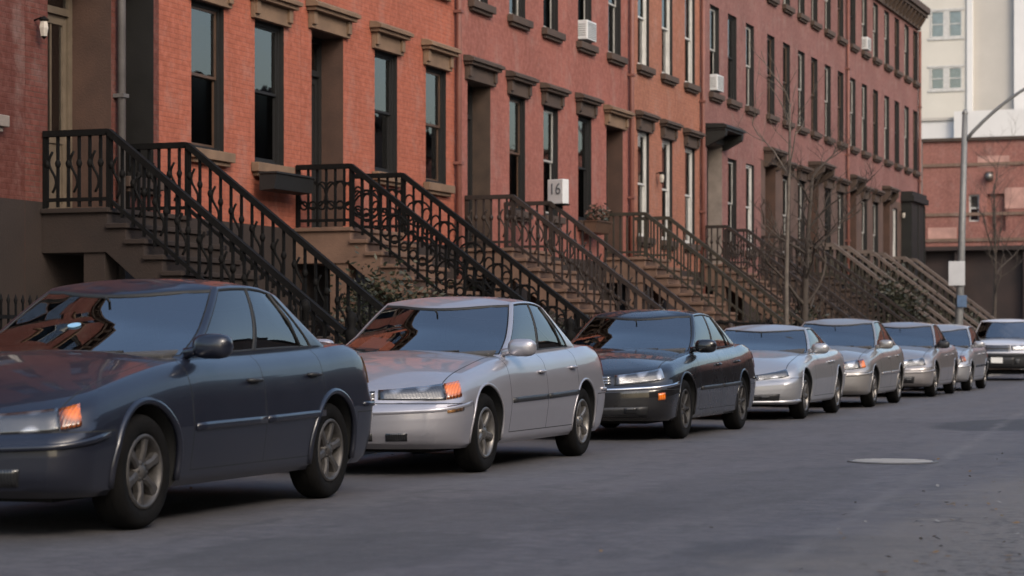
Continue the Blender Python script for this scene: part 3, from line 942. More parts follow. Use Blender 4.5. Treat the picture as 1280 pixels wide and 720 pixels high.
    for mir in (False, True):
        h = MB(); patch(h, L, *hl['head'][:2], *hl['head'][2:4], .006, 12, 6, t0b=hl['head'][4], t1b=hl['head'][5], mirror=mir)
        ho = h.build('headlight', M['headlamp'], root)
        bz = MB()
        for (ka, kb_) in ((hl['head'][0]-.12, hl['head'][0]),): patch(bz, L, ka, kb_, hl['head'][2], hl['head'][3], .009, 1, 4, mirror=mir)
        bz.build('headlight_bezel', M['trimblack'] if not hl.get('chrome') else M['chrome'], ho)
        if hl.get('amber'):
            a_ = hl['amber']; s2 = MB(); patch(s2, L, *a_[:2], *a_[2:4], .008, 6, 5, t0b=a_[4], t1b=a_[5], mirror=mir)
            s2.build('turn_signal', M['amber'], root)
        if hl.get('marker'):
            a_ = hl['marker']; s2 = MB(); patch(s2, L, *a_, .007, 4, 3, mirror=mir); s2.build('side_marker', M[hl.get('markmat', 'tail_pale')], root)
        if hl.get('fog'):
            a_ = hl['fog']; s2 = MB(); patch(s2, L, *a_, .006, 4, 4, mirror=mir); s2.build('fog_light', M['foglamp'], root)
        a_ = hl.get('tail', (KS1+1.2, KEND-4.2, .66, .90)); s2 = MB(); patch(s2, L, *a_, .007, 8, 5, mirror=mir)
        s2.build('tail_light', M[hl.get('tailmat', 'tail')], root)
    gk, g0, g1 = hl['grille']
    gr = MB(); patch(gr, L, -gk, gk, g0, g1, .004, 12, 5)
    go = gr.build('grille', M['trimblack'], root)
    sl = MB(); ns = hl.get('slats', 3)
    for i in range(ns):
        t = g0+(g1-g0)*(i+.5)/ns; band(sl, L, [-gk+2*gk*j/14 for j in range(15)], t, .014, .012)
    sl.build('slats', M[hl.get('slatmat', 'trimblack')], go)
    if hl.get('frame'):
        fm_ = MB()
        for t in (g0, g1): band(fm_, L, [-gk+2*gk*j/14 for j in range(15)], t, .02, .016)
        fm_.build('grille_surround', M['chrome'], go)
    ik, i0, i1 = hl['intake']
    it = MB(); patch(it, L, -ik, ik, i0, i1, .004, 12, 3); it.build('air_intake', M['trimblack'], root)
    fb = doors.get('front_bumper', root)
    st_ = MB(); band(st_, L, [-16+32*j/40 for j in range(41)], hl.get('strip', .50), .035, hl.get('stripoff', .018))
    st_.build('bumper_strip', M[hl.get('stripmat', 'rubber')] if hl.get('stripmat') else pm, fb)
    rb = MB()
    for sg in (False, True): band(rb, L, [KS1-1+(KEND-KS1+1)*j/20 for j in range(21)], .50, .035, .016, mirror=sg)
    rb.build('bumper_strip', pm, doors.get('rear_bumper', root))
    if sp['plate']:
        pl = MB(); p = L(0, .36)
        pl.box(p.x-.01, p.x+.022, -.155, .155, p.z-.075, p.z+.075); pl.build('number_plate', M['paper'], root)
    # rub strips on the doors
    tr_ = sp.get('rub', .47)
    if tr_:
        for mir in (False, True):
            for key, ra, rb_ in (('fd', sp['doors'][0]+.03, sp['doors'][1]-.015), ('rd', sp['doors'][1]+.015, sp['doors'][2]-.03)):
                kk = []
                r0_, r1_ = L(KS0, .47).x, L(KS1, .47).x
                for j in range(9):
                    xx = XC-(ra+(rb_-ra)*j/8); kk.append(KS0+NS*(r0_-xx)/(r0_-r1_))
                b_ = MB(); band(b_, L, kk, tr_, .045, .012, mirror=mir)
                b_.build('rub_strip', M[sp.get('rubmat', 'trimblack')], doors.get(key+('r' if mir else 'l'), root))
    # handles
    for mir in (False, True):
        for key, r in (('fd', sp['doors'][1]-.14), ('rd', sp['doors'][2]-.16)):
            r0_, r1_ = L(KS0, .8).x, L(KS1, .8).x; k = KS0+NS*(r0_-(XC-r))/(r0_-r1_)
            p = L(k, sp['handles']); s_ = -1 if mir else 1
            hb = MB(); y = p.y
            hb.tube([(p.x+.085, s_*(y-.01), p.z), (p.x+.07, s_*(y+.022), p.z+.002), (p.x, s_*(y+.028), p.z+.003), (p.x-.07, s_*(y+.022), p.z+.002), (p.x-.085, s_*(y-.01), p.z)], [.010,.013,.014,.013,.010], 8)
            hb.box(p.x-.05, p.x+.05, s_*(y-.004), s_*(y+.003), p.z-.022, p.z+.012, 1)
            hb.build('handle', [pm if sp.get('handlemat') is None else M[sp['handlemat']], M['rubber']], doors.get(key+('r' if mir else 'l'), root))
    # mirrors
    for mir in (False, True):
        s_ = -1 if mir else 1; p = B.green(KS0+1.0, .02)
        mx = MB(); c = Vector((p.x-.02, s_*(p.y+.155), p.z+.075))
        pr = [(0,-.075),(.045,-.07),(.072,-.045),(.078,-.01),(.075,.03),(.070,.045),(.0,.046)]
        vs_ = []; seg = 18
        for k in range(seg):
            a = 2*PI*k/seg
            for (q, x) in pr:
                yy = math.copysign(abs(math.cos(a))**.6, math.cos(a))*q*1.55; zz = math.copysign(abs(math.sin(a))**.7, math.sin(a))*q*.95
                vs_.append(c+Vector((-x, yy, zz)))
        n = len(pr); mx.add(vs_, [(k*n+i, ((k+1)%seg)*n+i, ((k+1)%seg)*n+i+1, k*n+i+1) for k in range(seg) for i in range(n-1)], 0, True)
        mx.tube([Vector((p.x+.01, s_*(p.y-.01), p.z+.03)), Vector((p.x, s_*(p.y+.06), p.z+.05)), c+Vector((.02, -s_*.04, -.01))], [.035,.025,.03], 8)
        mo = mx.build('wing_mirror', M[sp.get('mirrormat', sp['paint'])], root)
    # wipers
    wp = MB()
    for (ka, kb_) in ((-1.0, 5.6), (-6.5, -.6)):
        pts = [B.green(ka+(kb_-ka)*j/6, va+.01+.02*j/6)+Vector((.012, 0, .012)) for j in range(7)]
        wp.tube(pts, .007, 5); wp.bar(pts[0], pts[0]+Vector((.05, 0, -.03)), .016)
    wp.build('wiper', M['rubber'], root)
    # interior
    def seat(x, y, w, zt):
        m_ = MB()
        bz_ = zt-.30
        m_.prism([(x+.02, .42), (x-.10, .42), (x-.26, bz_+.12), (x-.24, bz_+.16), (x-.17, bz_+.16), (x-.12, bz_+.08)], y-w/2, y+w/2)
        m_.box(x-.02, x+.45, y-w/2, y+w/2, .35, .52)
        m_.tube([(x-.205, y-.06, bz_+.12), (x-.215, y-.06, zt-.12)], .008, 5); m_.tube([(x-.205, y+.06, bz_+.12), (x-.215, y+.06, zt-.12)], .008, 5)
        m_.prism([(x-.16, zt-.15), (x-.27, zt-.14), (x-.27, zt), (x-.20, zt+.01), (x-.15, zt-.02)], y-.12, y+.12)
        m_.build('seat', M['interior'], root, bevel=.015)
    zt = sp.get('headz', 1.18)
    seat(XC-1.62, .36, .50, zt); seat(XC-1.62, -.36, .50, zt)
    m_ = MB(); m_.prism([(XC-2.35, .5), (XC-2.75, 1.0), (XC-2.68, 1.04), (XC-2.5, .95), (XC-2.2, .5)], -.62, .62); m_.build('rear_seat', M['interior'], root, bevel=.02)
    m_ = MB(); zd = sinterp(sp['zs'], .8)
    m_.prism([(XC-sp['gf0']-.12, zd+.03), (XC-.95, zd+.075), (XC-1.05, zd+.02), (XC-1.02, zd-.2), (XC-.6, zd-.2)], -.68, .68); m_.build('dashboard', M['interior'], root, bevel=.015)
    m_ = MB(); c = Vector((XC-1.16, .36, zd+.06)); q = []
    for j in range(25):
        a = 2*PI*j/24; q.append(c+Vector((.18*math.sin(a)*-.35, .18*math.cos(a), .18*math.sin(a)*.93)))
    m_.tube(q, .014, 6); m_.bar(c+Vector((0,-.17,0)), c+Vector((0,.17,0)), .04, .02); m_.build('steering_wheel', M['rubber'], root)
    m_ = MB(); p = B.green(0, vb-.06); m_.box(p.x-.05, p.x-.03, -.11, .11, p.z-.045, p.z+.01); m_.bar((p.x-.03, 0, p.z), (p.x+.02, 0, p.z+.03), .012); m_.build('rear_view_mirror', M['rubber'], root)
    # underbody shade plate and wheels
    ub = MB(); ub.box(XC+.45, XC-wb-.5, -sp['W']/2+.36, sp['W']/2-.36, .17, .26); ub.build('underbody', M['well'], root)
    tm, rm = wheel_meshes(sp['R'], sp['tw'], sp['rim'], sp['spokes'])
    wk_ = ('w', sp['R'], sp['tw'], sp['rim'], sp['spokes'], sp.get('rimmat', 'alloy'))
    for r in (0, wb):
        for s_ in (1, -1):
            we = empty('wheel', (XC-r, s_*(sp['W']/2-.035-sp['tw']/2), sp['R'])); we.parent = root
            we.rotation_euler = (0, random.uniform(0, 6), 0 if s_ > 0 else PI)
            if wk_ not in WHEELS:
                t_ = tm.build('tyre', M['tyre'], we); r_ = rm.build('rim', [M[sp.get('rimmat', 'alloy')], M['alloy_dark']], we)
                WHEELS[wk_] = (t_.data, r_.data)
            else:
                for nm, d in zip(('tyre', 'rim'), WHEELS[wk_]):
                    o = bpy.data.objects.new(nm, d); COL.objects.link(o); o.parent = we
            # arch lip
            lip = MB(); q = []; al = sp['arch'] or .012
            for j in range(25):
                a = math.radians(-12+204*j/24); xx, zz = XC-r+(Ra+al*.25)*math.cos(a), sp['R']+.012+(Ra+al*.25)*math.sin(a)
                if zz < .24: continue
                # body half width there
                t = (zz-sp['z0'])/(sinterp(sp['zs'], XC-xx)-sp['z0'])
                r0_, r1_ = L(KS0, t).x, L(KS1, t).x
                k = KS0+NS*(r0_-xx)/(r0_-r1_)
                if k < KS0:
                    k = KS0
                    for kk in [KS0-i*.25 for i in range(40)]:
                        if L(kk, t).x >= xx: k = kk; break
                if k > KS1:
                    for kk in [KS1+i*.25 for i in range(40)]:
                        if L(kk, t).x <= xx: k = kk; break
                q.append(Vector((xx, s_*(L(k, min(t, .99)).y-.004), zz)))
            lip.tube(q, al, 8); lip.build('wheel_arch_trim', pm, root)
    return root
# ------------------------------------------------------------------ place the parked cars
DC = (-math.sin(math.radians(2.2)), math.cos(math.radians(2.2)))     # the kerb line turns a little towards the houses
def kerb_near(Y): return -6.31-.0387*(Y-13.33)
def car_spot(z, W, wb, out=0):
    """z = camera depth of the near front wheel"""
    Y = (z-(6.31-.516)*SA)/(CA+.0387*SA); X = kerb_near(Y)+out
    return (X+DC[0]*wb/2-W/2, Y+DC[1]*wb/2, 0)
RC = math.radians(-90+2.2)

LA = dict(head=(4.2, 9.8, .74, .93, .75, .95), amber=(9.9, 12.2, .755, .94, .76, .95), grille=(3.7, .76, .93), slats=3, intake=(3.6, .16, .32), fog=(4.4, 6.8, .15, .36), strip=.60, stripoff=.02, tail=(KS1+1.5, KEND-4.0, .68, .90), tailmat='tail_pale')
LB = dict(head=(3.6, 11.0, .80, .93, .74, .955), amber=(11.05, 13.4, .745, .95, .75, .95), marker=(11.4, 14.2, .56, .66), grille=(3.1, .77, .92), slats=2, slatmat='chrome', intake=(3.2, .14, .27), fog=(4.6, 6.8, .14, .27), strip=.62, stripoff=.008)
LCc = dict(head=(4.2, 11.8, .74, .92, .79, .97), marker=(10.6, 12.0, .42, .56), markmat='amber', grille=(3.6, .76, .92), slats=3, slatmat='chrome', intake=(9.0, .08, .30), fog=(5.6, 7.4, .16, .28), strip=.66, stripoff=.02, stripmat='chrome')
LD = dict(head=(4.6, 11.0, .76, .90, .80, .96), grille=(2.2, .58, .66), slats=2, intake=(9.0, .10, .34), fog=(5.4, 7.2, .16, .27), strip=.10, stripoff=.02)
LE = dict(head=(4.2, 10.4, .72, .90, .74, .96), amber=(10.5, 12.2, .74, .95, .75, .95), grille=(3.4, .74, .92), slats=4, intake=(6.5, .14, .34), strip=.58, stripoff=.012, frame=True)
LF = dict(head=(4.4, 10.8, .72, .93, .74, .96), grille=(3.4, .72, .94), slats=2, slatmat='chrome', intake=(7.5, .12, .36), fog=(5.4, 7.0, .16, .28), strip=.52, stripoff=.012, frame=True)

S1 = dict(rcy=.20, rclf=.24, bf=.09, paint='p_navy', lamps=LA, W=1.78, wb=2.60, fo=.90, ro=.98, R=.318, arch=.022, rub=.47, rubmat='p_navy', mirrormat='p_navy', handlemat='trimblack', spokes=6, rim=.205, rimmat='alloy_dull',
    zs=[(-1.0,.615),(-.8,.665),(-.4,.77),(0,.85),(.5,.92),(1.5,.95),(2.5,.985),(2.9,1.01),(3.3,1.005),(3.6,.97)])
S2 = dict(paint='p_silver', lamps=LB, W=1.77, wb=2.66, fo=.93, ro=1.0, R=.315, rub=.50, mirrormat='p_silver', spokes=5, rim=.20,
    zs=[(-1.0,.64),(-.8,.69),(-.4,.77),(0,.835),(.5,.90),(1.5,.93),(2.5,.97),(2.9,.995),(3.3,.985),(3.6,.95)])
S3 = dict(paint='p_black', lamps=LCc, W=1.80, wb=2.74, fo=.94, ro=1.05, R=.32, rub=.46, mirrormat='p_black', spokes=7, rim=.21, rimmat='alloy_dark', gr0=3.12, gr1=2.68,
    doors=(.54, 1.56, 2.54), trunkr=(3.12, 3.66), zbump=.54,
    zs=[(-1.0,.66),(-.8,.72),(-.4,.80),(0,.855),(.5,.905),(1.5,.93),(2.6,.97),(3.0,1.0),(3.4,.995),(3.8,.96)],
    ztop=[(1.0,1.25),(1.15,1.30),(1.3,1.332),(1.45,1.35),(1.6,1.357),(1.8,1.366),(2.0,1.364),(2.2,1.35),(2.4,1.322),(2.6,1.28),(2.8,1.22),(3.1,1.1)],
    crown=[(-1,.02),(-.7,.05),(0,.07),(.5,.065),(1.5,.02),(2.8,.05),(3.4,.06),(3.8,.04)])
S4 = dict(paint='p_champ', lamps=LD, W=1.78, wb=2.62, fo=.95, ro=.95, R=.315, rub=0, spokes=6, doors=(.60, 1.90, 2.2), side1=.9, bpil=.62, gf0=.5, gf1=1.30, gr0=3.02, gr1=2.35, vent=False,
    ztop=[(1.0,1.12),(1.3,1.20),(1.6,1.235),(1.9,1.238),(2.1,1.22),(2.3,1.185),(2.6,1.10),(3.0,1.0)], headz=1.10,
    zs=[(-1.0,.56),(-.8,.64),(-.4,.74),(0,.80),(.5,.86),(1.5,.885),(2.5,.92),(2.9,.93),(3.3,.915),(3.6,.87)])
S5 = dict(paint='p_tan', lamps=LE, W=1.74, wb=2.55, fo=.88, ro=.80, R=.305, rub=.45, rubmat='p_tan', spokes=7, gf0=.36, gf1=1.18, gr0=3.05, gr1=2.66, doors=(.50, 1.46, 2.36), trunkr=(3.06, 3.30), curveC=.1,
    zs=[(-1.0,.68),(-.8,.73),(-.4,.81),(0,.865),(.5,.915),(1.5,.94),(2.5,.97),(2.9,.99),(3.3,.98),(3.6,.94)])
S6 = dict(paint='p_grey', lamps=LF, W=1.77, wb=2.68, fo=.85, ro=.95, R=.32, rub=0, mirrormat='trimblack', spokes=10, gf0=.36)
S7 = dict(paint='p_champ', lamps=LE, W=1.70, wb=2.50, fo=.82, ro=.62, R=.30, rub=.45, spokes=7, gf0=.30, gf1=1.05, gr0=2.96, gr1=2.5, doors=(.46, 1.40, 2.25), trunkr=(2.96, 3.02), headz=1.16)
S8 = dict(suv=True, bumpermat='p_trim', paint='p_white', W=1.86, wb=2.75, fo=.86, ro=.85, R=.37, tw=.24, z0=.32, zsill=.42, zbump=.74, spokes=6, rim=.22, rub=.40, headz=1.42, bf=.07, rcy=.22, rclf=.2,
    lamps=dict(head=(4.6, 9.6, .74, .93, .74, .93), amber=(9.7, 11.4, .74, .93, .74, .93), grille=(4.2, .70, .93), slats=2, slatmat='chrome', frame=True, intake=(5.4, .08, .5), fog=(5.6, 7.0, .2, .4), strip=.56, stripmat='trimblack', stripoff=.03),
    zs=[(-1.0,.93),(-.8,.98),(-.4,1.03),(0,1.06),(.5,1.09),(1.5,1.12),(2.5,1.15),(3.6,1.16)],
    crown=[(-1,.02),(-.7,.05),(0,.06),(.5,.05),(1.5,.02),(3.7,.02)],
    gf0=.42, gf1=1.02, gr0=3.50, gr1=3.30, gw0=.80, gw1=.66, bpil=.37, side1=.66, doors=(.52, 1.45, 2.36), trunkr=(3.4, 3.45),
    ztop=[(.8,1.58),(1.1,1.615),(1.6,1.64),(2.5,1.645),(3.2,1.62),(3.6,1.6)], rcrown=.05)
CARS = [
 ('parked_car', S1, 'dark blue grey sedan with long rectangular headlamps and amber corner lights, nearest the camera', 'car', 12.30),
 ('parked_car', S2, 'lilac silver sedan with amber wedge headlamps and white papers on its dashboard', 'car', 17.74),
 ('parked_car', S3, 'glossy black sedan parked behind the lilac silver sedan', 'car', 23.9),
 ('parked_car', S4, 'low pale silver coupe parked right behind the black sedan', 'car', 30.1),
 ('parked_car', S5, 'warm silver hatchback between the low coupe and the mid grey sedan', 'car', 35.6),
 ('parked_car', S6, 'mid grey sedan with black mirror, parked behind the warm silver hatchback', 'car', 42.3),
 ('parked_car', S7, 'small pale hatchback half hidden behind the mid grey sedan', 'car', 47.5),
 ('parked_car', S8, 'white silver off-road vehicle with dark lower bumper at the far end of the parked row', 'off-road car', 60.6)]
CR = []
import os
ONLY = os.environ.get('ONLYCARS')
for i, (nm, s_, lab, cat, z) in enumerate(CARS):
    sp = dict(DEF); sp.update(s_)
    CR.append(make_car(nm, s_, lab, cat, 'cars parked along the kerb', car_spot(z, sp['W'], sp['wb']), RC + (math.radians(1.0) if i == 3 else 0)))
# ------------------------------------------------------------------ the row of houses
UP = (7.25, 9.45); TH = (10.5, 12.35)
def ups(ys, w=.92, **k):
    return [W(y, *UP, w=w, **k) for y in ys]+[W(y, *TH, w=w) for y in ys]

house('brick_house', 15.6, 23.25, 'brick_dark', 'dark brick house at the left edge, a white framed window beside the wall lantern',
      [W(22.15, 3.72, 5.9, frame='white_wood', smat='pale_stone', blind=.9, curtain=False), W(19.9, 3.72, 5.9), W(17.6, 3.72, 5.9)]+ups([17.6, 19.9, 22.15]), 'tan_stone')
house('brick_house', 23.254, 26.48, 'brick_dark', 'narrow dark brick house with a deep entrance and beige glazed door',
      [Dr(24.50, 2.66, 5.9, w=1.5, deep=.62, mat='beige_wood', glazed=True, fmat='beige_wood'), W(25.98, 3.2, 6.0, w=.72, deep=.5, blind=0)]+
      ups([24.5, 25.9], w=.8), 'dark_stone',
      stoop=dict(y=24.62, w=2.1, zL=2.66, dl=.92, style='scroll', rail='iron', stone='base_stone'), dreveal='brownstone', pipe=[(25.36, 'pipe_grey')])
house('brick_house', 26.484, 30.80, 'brick_orange', 'orange brick front with two tall windows and a dark planter, no door of its own',
      [W(27.85, 3.72, 5.78, w=.95, hood=True, blind=.5, curtain=True), W(29.75, 3.66, 5.76, w=.95, hood=True, blind=.5, curtain=True)]+ups([27.85, 29.75]), 'tan_stone')
house('brick_house', 30.804, 37.15, 'brick_orange', 'orange brick house with tan stone window hoods and an ornate iron railed stoop',
      [Dr(31.75, 2.76, 5.86, w=1.15, deep=.42, mat='dark_wood', hood=True, hmat='tan_stone'),
       W(34.0, 3.83, 5.84, w=.92, hood=True, blind=.5, curtain=True), W(36.15, 3.80, 5.82, w=.92, hood=True, blind=.45, curtain=True)]+
      ups([31.8, 34.0, 36.15]), 'tan_stone',
      stoop=dict(y=31.6, w=2.1, zL=2.76, dl=.92, style='ornate', rail='iron'), dreveal='brownstone', pipe=[(37.0, 'pipe')])
house('brick_house', 37.154, 43.12, 'brick_salmon', 'salmon brick house with dark brown hoods between the orange house and the narrow house',
      [Dr(38.2, 2.72, 5.78, w=1.15, deep=.4, hood=True, mat='dark_wood'), W(40.2, 3.55, 5.74, w=.86, hood=True, blind=.6, curtain=True), W(42.1, 3.55, 5.72, w=.86, hood=True, blind=.5, curtain=True)]+
      ups([38.2, 40.2, 42.1], w=.88), 'dark_stone',
      stoop=dict(y=38.5, w=2.15, zL=2.72, dl=.92, style='scroll', rail='iron_worn'), dreveal='dark_stone')
house('brick_house', 43.124, 47.3, 'brick_salmon', 'narrow salmon brick house, one parlour window left of its door with a tan hood',
      [W(44.2, 3.55, 5.74, w=.86, hood=True, blind=.5, curtain=True, hmat='dark_stone'), Dr(46.2, 2.84, 5.68, w=1.15, deep=.4, hood=True, mat='dark_wood', hmat='tan_stone')]+
      ups([44.2, 46.2], w=.88), 'dark_stone',
      stoop=dict(y=46.35, w=1.9, zL=2.84, dl=.92, style='plain', rail='iron_green', stone='stoop_stone'), dreveal='brownstone', pipe=[(47.15, 'pipe')])
house('brick_house', 47.304, 53.05, 'brick_tan', 'tan orange brick house with three white framed parlour windows in a row and brown hoods',
      [W(48.3, 3.4, 5.78, w=.86, hood=True, frame='white_wood', blind=.55, curtain=True), W(50.15, 3.4, 5.76, w=.84, hood=True, frame='white_wood', blind=0), W(52.05, 3.4, 5.72, w=.84, hood=True, frame='white_wood', blind=.9, curtain=True)]+
      ups([48.3, 50.15, 52.05], w=.86, frame='white_wood'), 'dark_stone', pipe=[(52.9, 'pipe')])
house('brick_house', 53.054, 58.9, 'brick_mauve', 'weathered brick house with a big dark bracketed hood over its entrance',
      [Dr(54.25, 2.95, 6.0, w=1.4, deep=.4, hood=True, big=.35, mat='dark_wood', hmat='green_wood'), W(55.95, 3.45, 5.75, w=.85, blind=0), W(57.75, 3.45, 5.75, w=.85, frame='white_wood', blind=.6)]+
      ups([54.25, 55.95, 57.75], w=.86), 'dark_stone',
      stoop=dict(y=54.2, w=2.1, zL=2.95, dl=.6, style='scroll', rail='iron_worn'), dreveal='pale_stone')
far = [(58.904, 64.3, 59.95, 'fourth from the far corner, its doorway framed in pale stone'), (64.304, 69.7, 65.2, 'third from the far corner, with a balustrade of brown stone'),
       (69.704, 75.1, 70.6, 'second from the far corner, beside the stone balustraded stoops'), (75.104, 82.0, 76.1, 'at the far corner, with a dark projecting entrance bay')]
for i, (a, b, d, lab) in enumerate(far):
    ys = [d+.05, d+1.85, d+3.65]+([d+5.3] if i == 3 else [])
    low = [Dr(d, 2.95, 5.9, w=1.15, deep=.35, hood=True, big=.12 if i != 1 else .3, mat='brown_wood' if i % 2 else 'dark_wood', hmat='dark_stone')]
    low += [W(y, 3.5, 5.7, w=.85, hood=i < 3, hmat='dark_stone', blind=[.5, .45, .8, .4][i], frame='dark_wood') for y in ys[1:3]]
    if i == 3: low = [low[0], W(77.6, 3.3, 5.7, w=.8, frame='white_wood', blind=.4)]
    zb = 5.95 if i in (0, 1, 2, 3) else 2.75
    house('brick_house', a, b, 'brick_mauve', 'mauve brick row house '+lab, low+ups(ys, w=.84), 'dark_stone', zbase=zb, base='brownstone_wall',
          stoop=dict(y=d, w=2.2, zL=2.95, dl=.8, style='stone' if i in (1, 2) else ('stone' if i == 3 else 'plain'), rail='iron_worn', stone='dark_stone'), dreveal='brownstone', pipe=[(b-.15, 'pipe')] if i % 2 else None)
# projecting entrance bay at the far corner
hb = HOUSES[-1]; Lc = 82.0-75.104
b = MB(); b.box(.003, .35, Lc-3.3, Lc-.65, 2.9, 6.0); b.box(.003, .48, Lc-3.4, Lc-.55, 6.002, 6.2); b.box(.003, .42, Lc-3.35, Lc-.6, 6.202, 6.35)
b.box(.003, .40, Lc-3.35, Lc-.6, 2.6, 2.895)
for y in (Lc-3.3, Lc-2.0, Lc-.75): b.box(.352, .38, y, y+.1, 2.95, 5.95)
b.build('entrance_bay', M['green_wood'], hb)

# ------------------------------------------------------------------ ground, road, pavement
def asphalt():
    m, nt, out = newmat('asphalt')
    v = coords(nt)
    def math_(op, x, y, clamp=False):
        n = nt.nodes.new('ShaderNodeMath'); n.operation = op; n.use_clamp = clamp
        for s_, q in zip(n.inputs, (x, y)):
            if hasattr(q, 'is_output'): nt.links.new(q, s_)
            else: s_.default_value = q
        return n.outputs[0]
    a = noise(nt, v, .16, 6, .6); b = noise(nt, v, 1.3, 6, .65); c = noise(nt, v, 45, 4, .7); g = noise(nt, v, 220, 3, .7)
    st = noise(nt, coords(nt, (1.4, .12, 1)), 1, 5, .6)       # wear along the lanes
    sx = N(nt, 'ShaderNodeSeparateXYZ'); nt.links.new(v, sx.inputs[0]); X, Y = sx.outputs[0], sx.outputs[1]
    base = mixcol(nt, ramp(nt, a, [(.35, 0.), (.65, 1.)]), (.068, .062, .068), (.118, .108, .115))
    base = mixcol(nt, ramp(nt, st, [(.4, 0.), (.62, .5)]), base, (.108, .101, .103))
    base = mixcol(nt, ramp(nt, b, [(.5, 0.), (.66, .4)]), base, (.045, .042, .045))
    base = mixcol(nt, ramp(nt, noise(nt, v, 7, 5, .7), [(.45, 0.), (.62, .45)]), base, (.165, .156, .16))
    base = mixcol(nt, ramp(nt, noise(nt, coords(nt, (1, .35, 1)), 3.1, 6, .75), [(.5, 0.), (.64, .5)]), base, (.038, .036, .039))
    n2 = noise(nt, v, 2.2, 6, .7); n3 = noise(nt, v, .8, 3, .6)
    def smooth(x, lo, hi, f0=0., f1=1.):
        r = N(nt, 'ShaderNodeMapRange'); r.interpolation_type = 'SMOOTHSTEP'
        nt.links.new(x, r.inputs[0]); r.inputs[1].default_value = lo; r.inputs[2].default_value = hi; r.inputs[3].default_value = f0; r.inputs[4].default_value = f1
        return r.outputs[0]
    def blob(cx, cy, rx, ry, col, amt, rag=.9):
        nonlocal base
        dx = math_('DIVIDE', math_('SUBTRACT', X, cx), rx); dy = math_('DIVIDE', math_('SUBTRACT', Y, cy), ry)
        d = math_('SQRT', math_('ADD', math_('MULTIPLY', dx, dx), math_('MULTIPLY', dy, dy)), 0)
        d = math_('ADD', d, math_('MULTIPLY', math_('SUBTRACT', n2, .5), rag))
        base = mixcol(nt, smooth(d, .85, 1.1, amt, 0.), base, col)
    for (px, py, rx, ry, col, amt) in ((1262, 531, .9, 2.2, (.030, .028, .030), .8), (1060, 690, .8, 1.0, (.040, .037, .040), .6), (640, 640, 1.0, 1.6, (.045, .042, .045), .4), (1200, 560, .5, 1.6, (.13, .12, .12), .5),
            (930, 610, .7, 3.0, (.045, .042, .045), .35), (420, 690, .7, 1.2, (.042, .04, .042), .5)):
        p = at(px, py, CAMH*FPX/(py-HZY)); blob(p.x, p.y, rx, ry, col, amt)
    # dusty seam along the lane joint
    lx = math_('ADD', math_('ADD', X, math_('MULTIPLY', Y, .09)), math_('MULTIPLY', math_('SUBTRACT', n2, .5), .35))
    ln = math_('ABSOLUTE', math_('ADD', lx, 1.62), 0)
    base = mixcol(nt, math_('MULTIPLY', smooth(ln, .0, .11, .55, 0.), smooth(n3, .3, .65, .25, 1.)), base, (.18, .168, .165))
    # grit along the near gutter
    gx_ = math_('ADD', X, math_('MULTIPLY', math_('SUBTRACT', n2, .5), 1.6))
    gx_ = math_('ADD', gx_, math_('MULTIPLY', math_('SUBTRACT', b, .5), 1.2))
    base = mixcol(nt, smooth(gx_, -3.0, -1.9, 0., .85), base, (.185, .16, .138))
    base = mixcol(nt, math_('MULTIPLY', smooth(gx_, -2.4, -1.5), smooth(noise(nt, v, 11, 5, .7), .5, .6)), base, (.045, .038, .032))
    base = mixcol(nt, math_('MULTIPLY', smooth(gx_, -2.7, -1.8), smooth(noise(nt, v, 23, 4, .7), .6, .66)), base, (.26, .24, .22))
    # parking lane: asphalt colour darkens towards the kerb, beneath the cars
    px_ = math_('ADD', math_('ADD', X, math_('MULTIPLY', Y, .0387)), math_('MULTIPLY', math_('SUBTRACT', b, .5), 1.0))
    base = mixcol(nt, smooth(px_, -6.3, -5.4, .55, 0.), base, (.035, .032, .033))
    base = mixcol(nt, ramp(nt, c, [(.45, 0.), (.75, .4)]), base, (.17, .162, .158))
    base = mixcol(nt, ramp(nt, g, [(.5, 0.), (.7, .5)]), base, (.030, .029, .030))
    vo = nt.nodes.new('ShaderNodeTexVoronoi'); vo.feature = 'DISTANCE_TO_EDGE'; vo.inputs['Scale'].default_value = .35
    wv = nt.nodes.new('ShaderNodeVectorMath'); wv.operation = 'ADD'
    nn = nt.nodes.new('ShaderNodeTexNoise'); nn.inputs['Scale'].default_value = 1.2; nn.inputs['Detail'].default_value = 6
    nt.links.new(v, nn.inputs['Vector']); nt.links.new(v, wv.inputs[0]); nt.links.new(nn.outputs['Color'], wv.inputs[1]); nt.links.new(wv.outputs[0], vo.inputs['Vector'])
    crack = ramp(nt, vo.outputs['Distance'], [(0., 1.), (.006, 0.)])
    gate = ramp(nt, noise(nt, v, .3, 2), [(.5, 0.), (.6, .6)])
    base = mixcol(nt, math_('MULTIPLY', crack, gate), base, (.025, .024, .024))
    rr = N(nt, 'ShaderNodeMapRange'); nt.links.new(st, rr.inputs[0]); rr.inputs[3].default_value = .58; rr.inputs[4].default_value = .78
    hh = math_('ADD', c, g)
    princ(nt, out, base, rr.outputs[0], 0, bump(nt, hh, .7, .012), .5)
    return m
M['asphalt'] = asphalt()
M['patch'] = mottled('darker asphalt patch', (.040, .037, .039), .25, 2, .75, bstr=.8, fine=90)
M['pale_seam'] = mottled('pale dusty seam', (.150, .140, .136), .3, 2, .9, bstr=.6, fine=60)
M['paving'] = brick('pavement flags', (.165, .155, .145), (.14, .132, .125), (.07, .066, .062), 1.5, 1.5, grime=.4, msize=.02)
M['earth'] = mottled('dusty earth', (.085, .074, .062), .4, 3, .95, bstr=.9)
M['grit'] = mottled('grit and leaf litter', (.105, .088, .070), .5, 6, .95, bstr=1, fine=120)

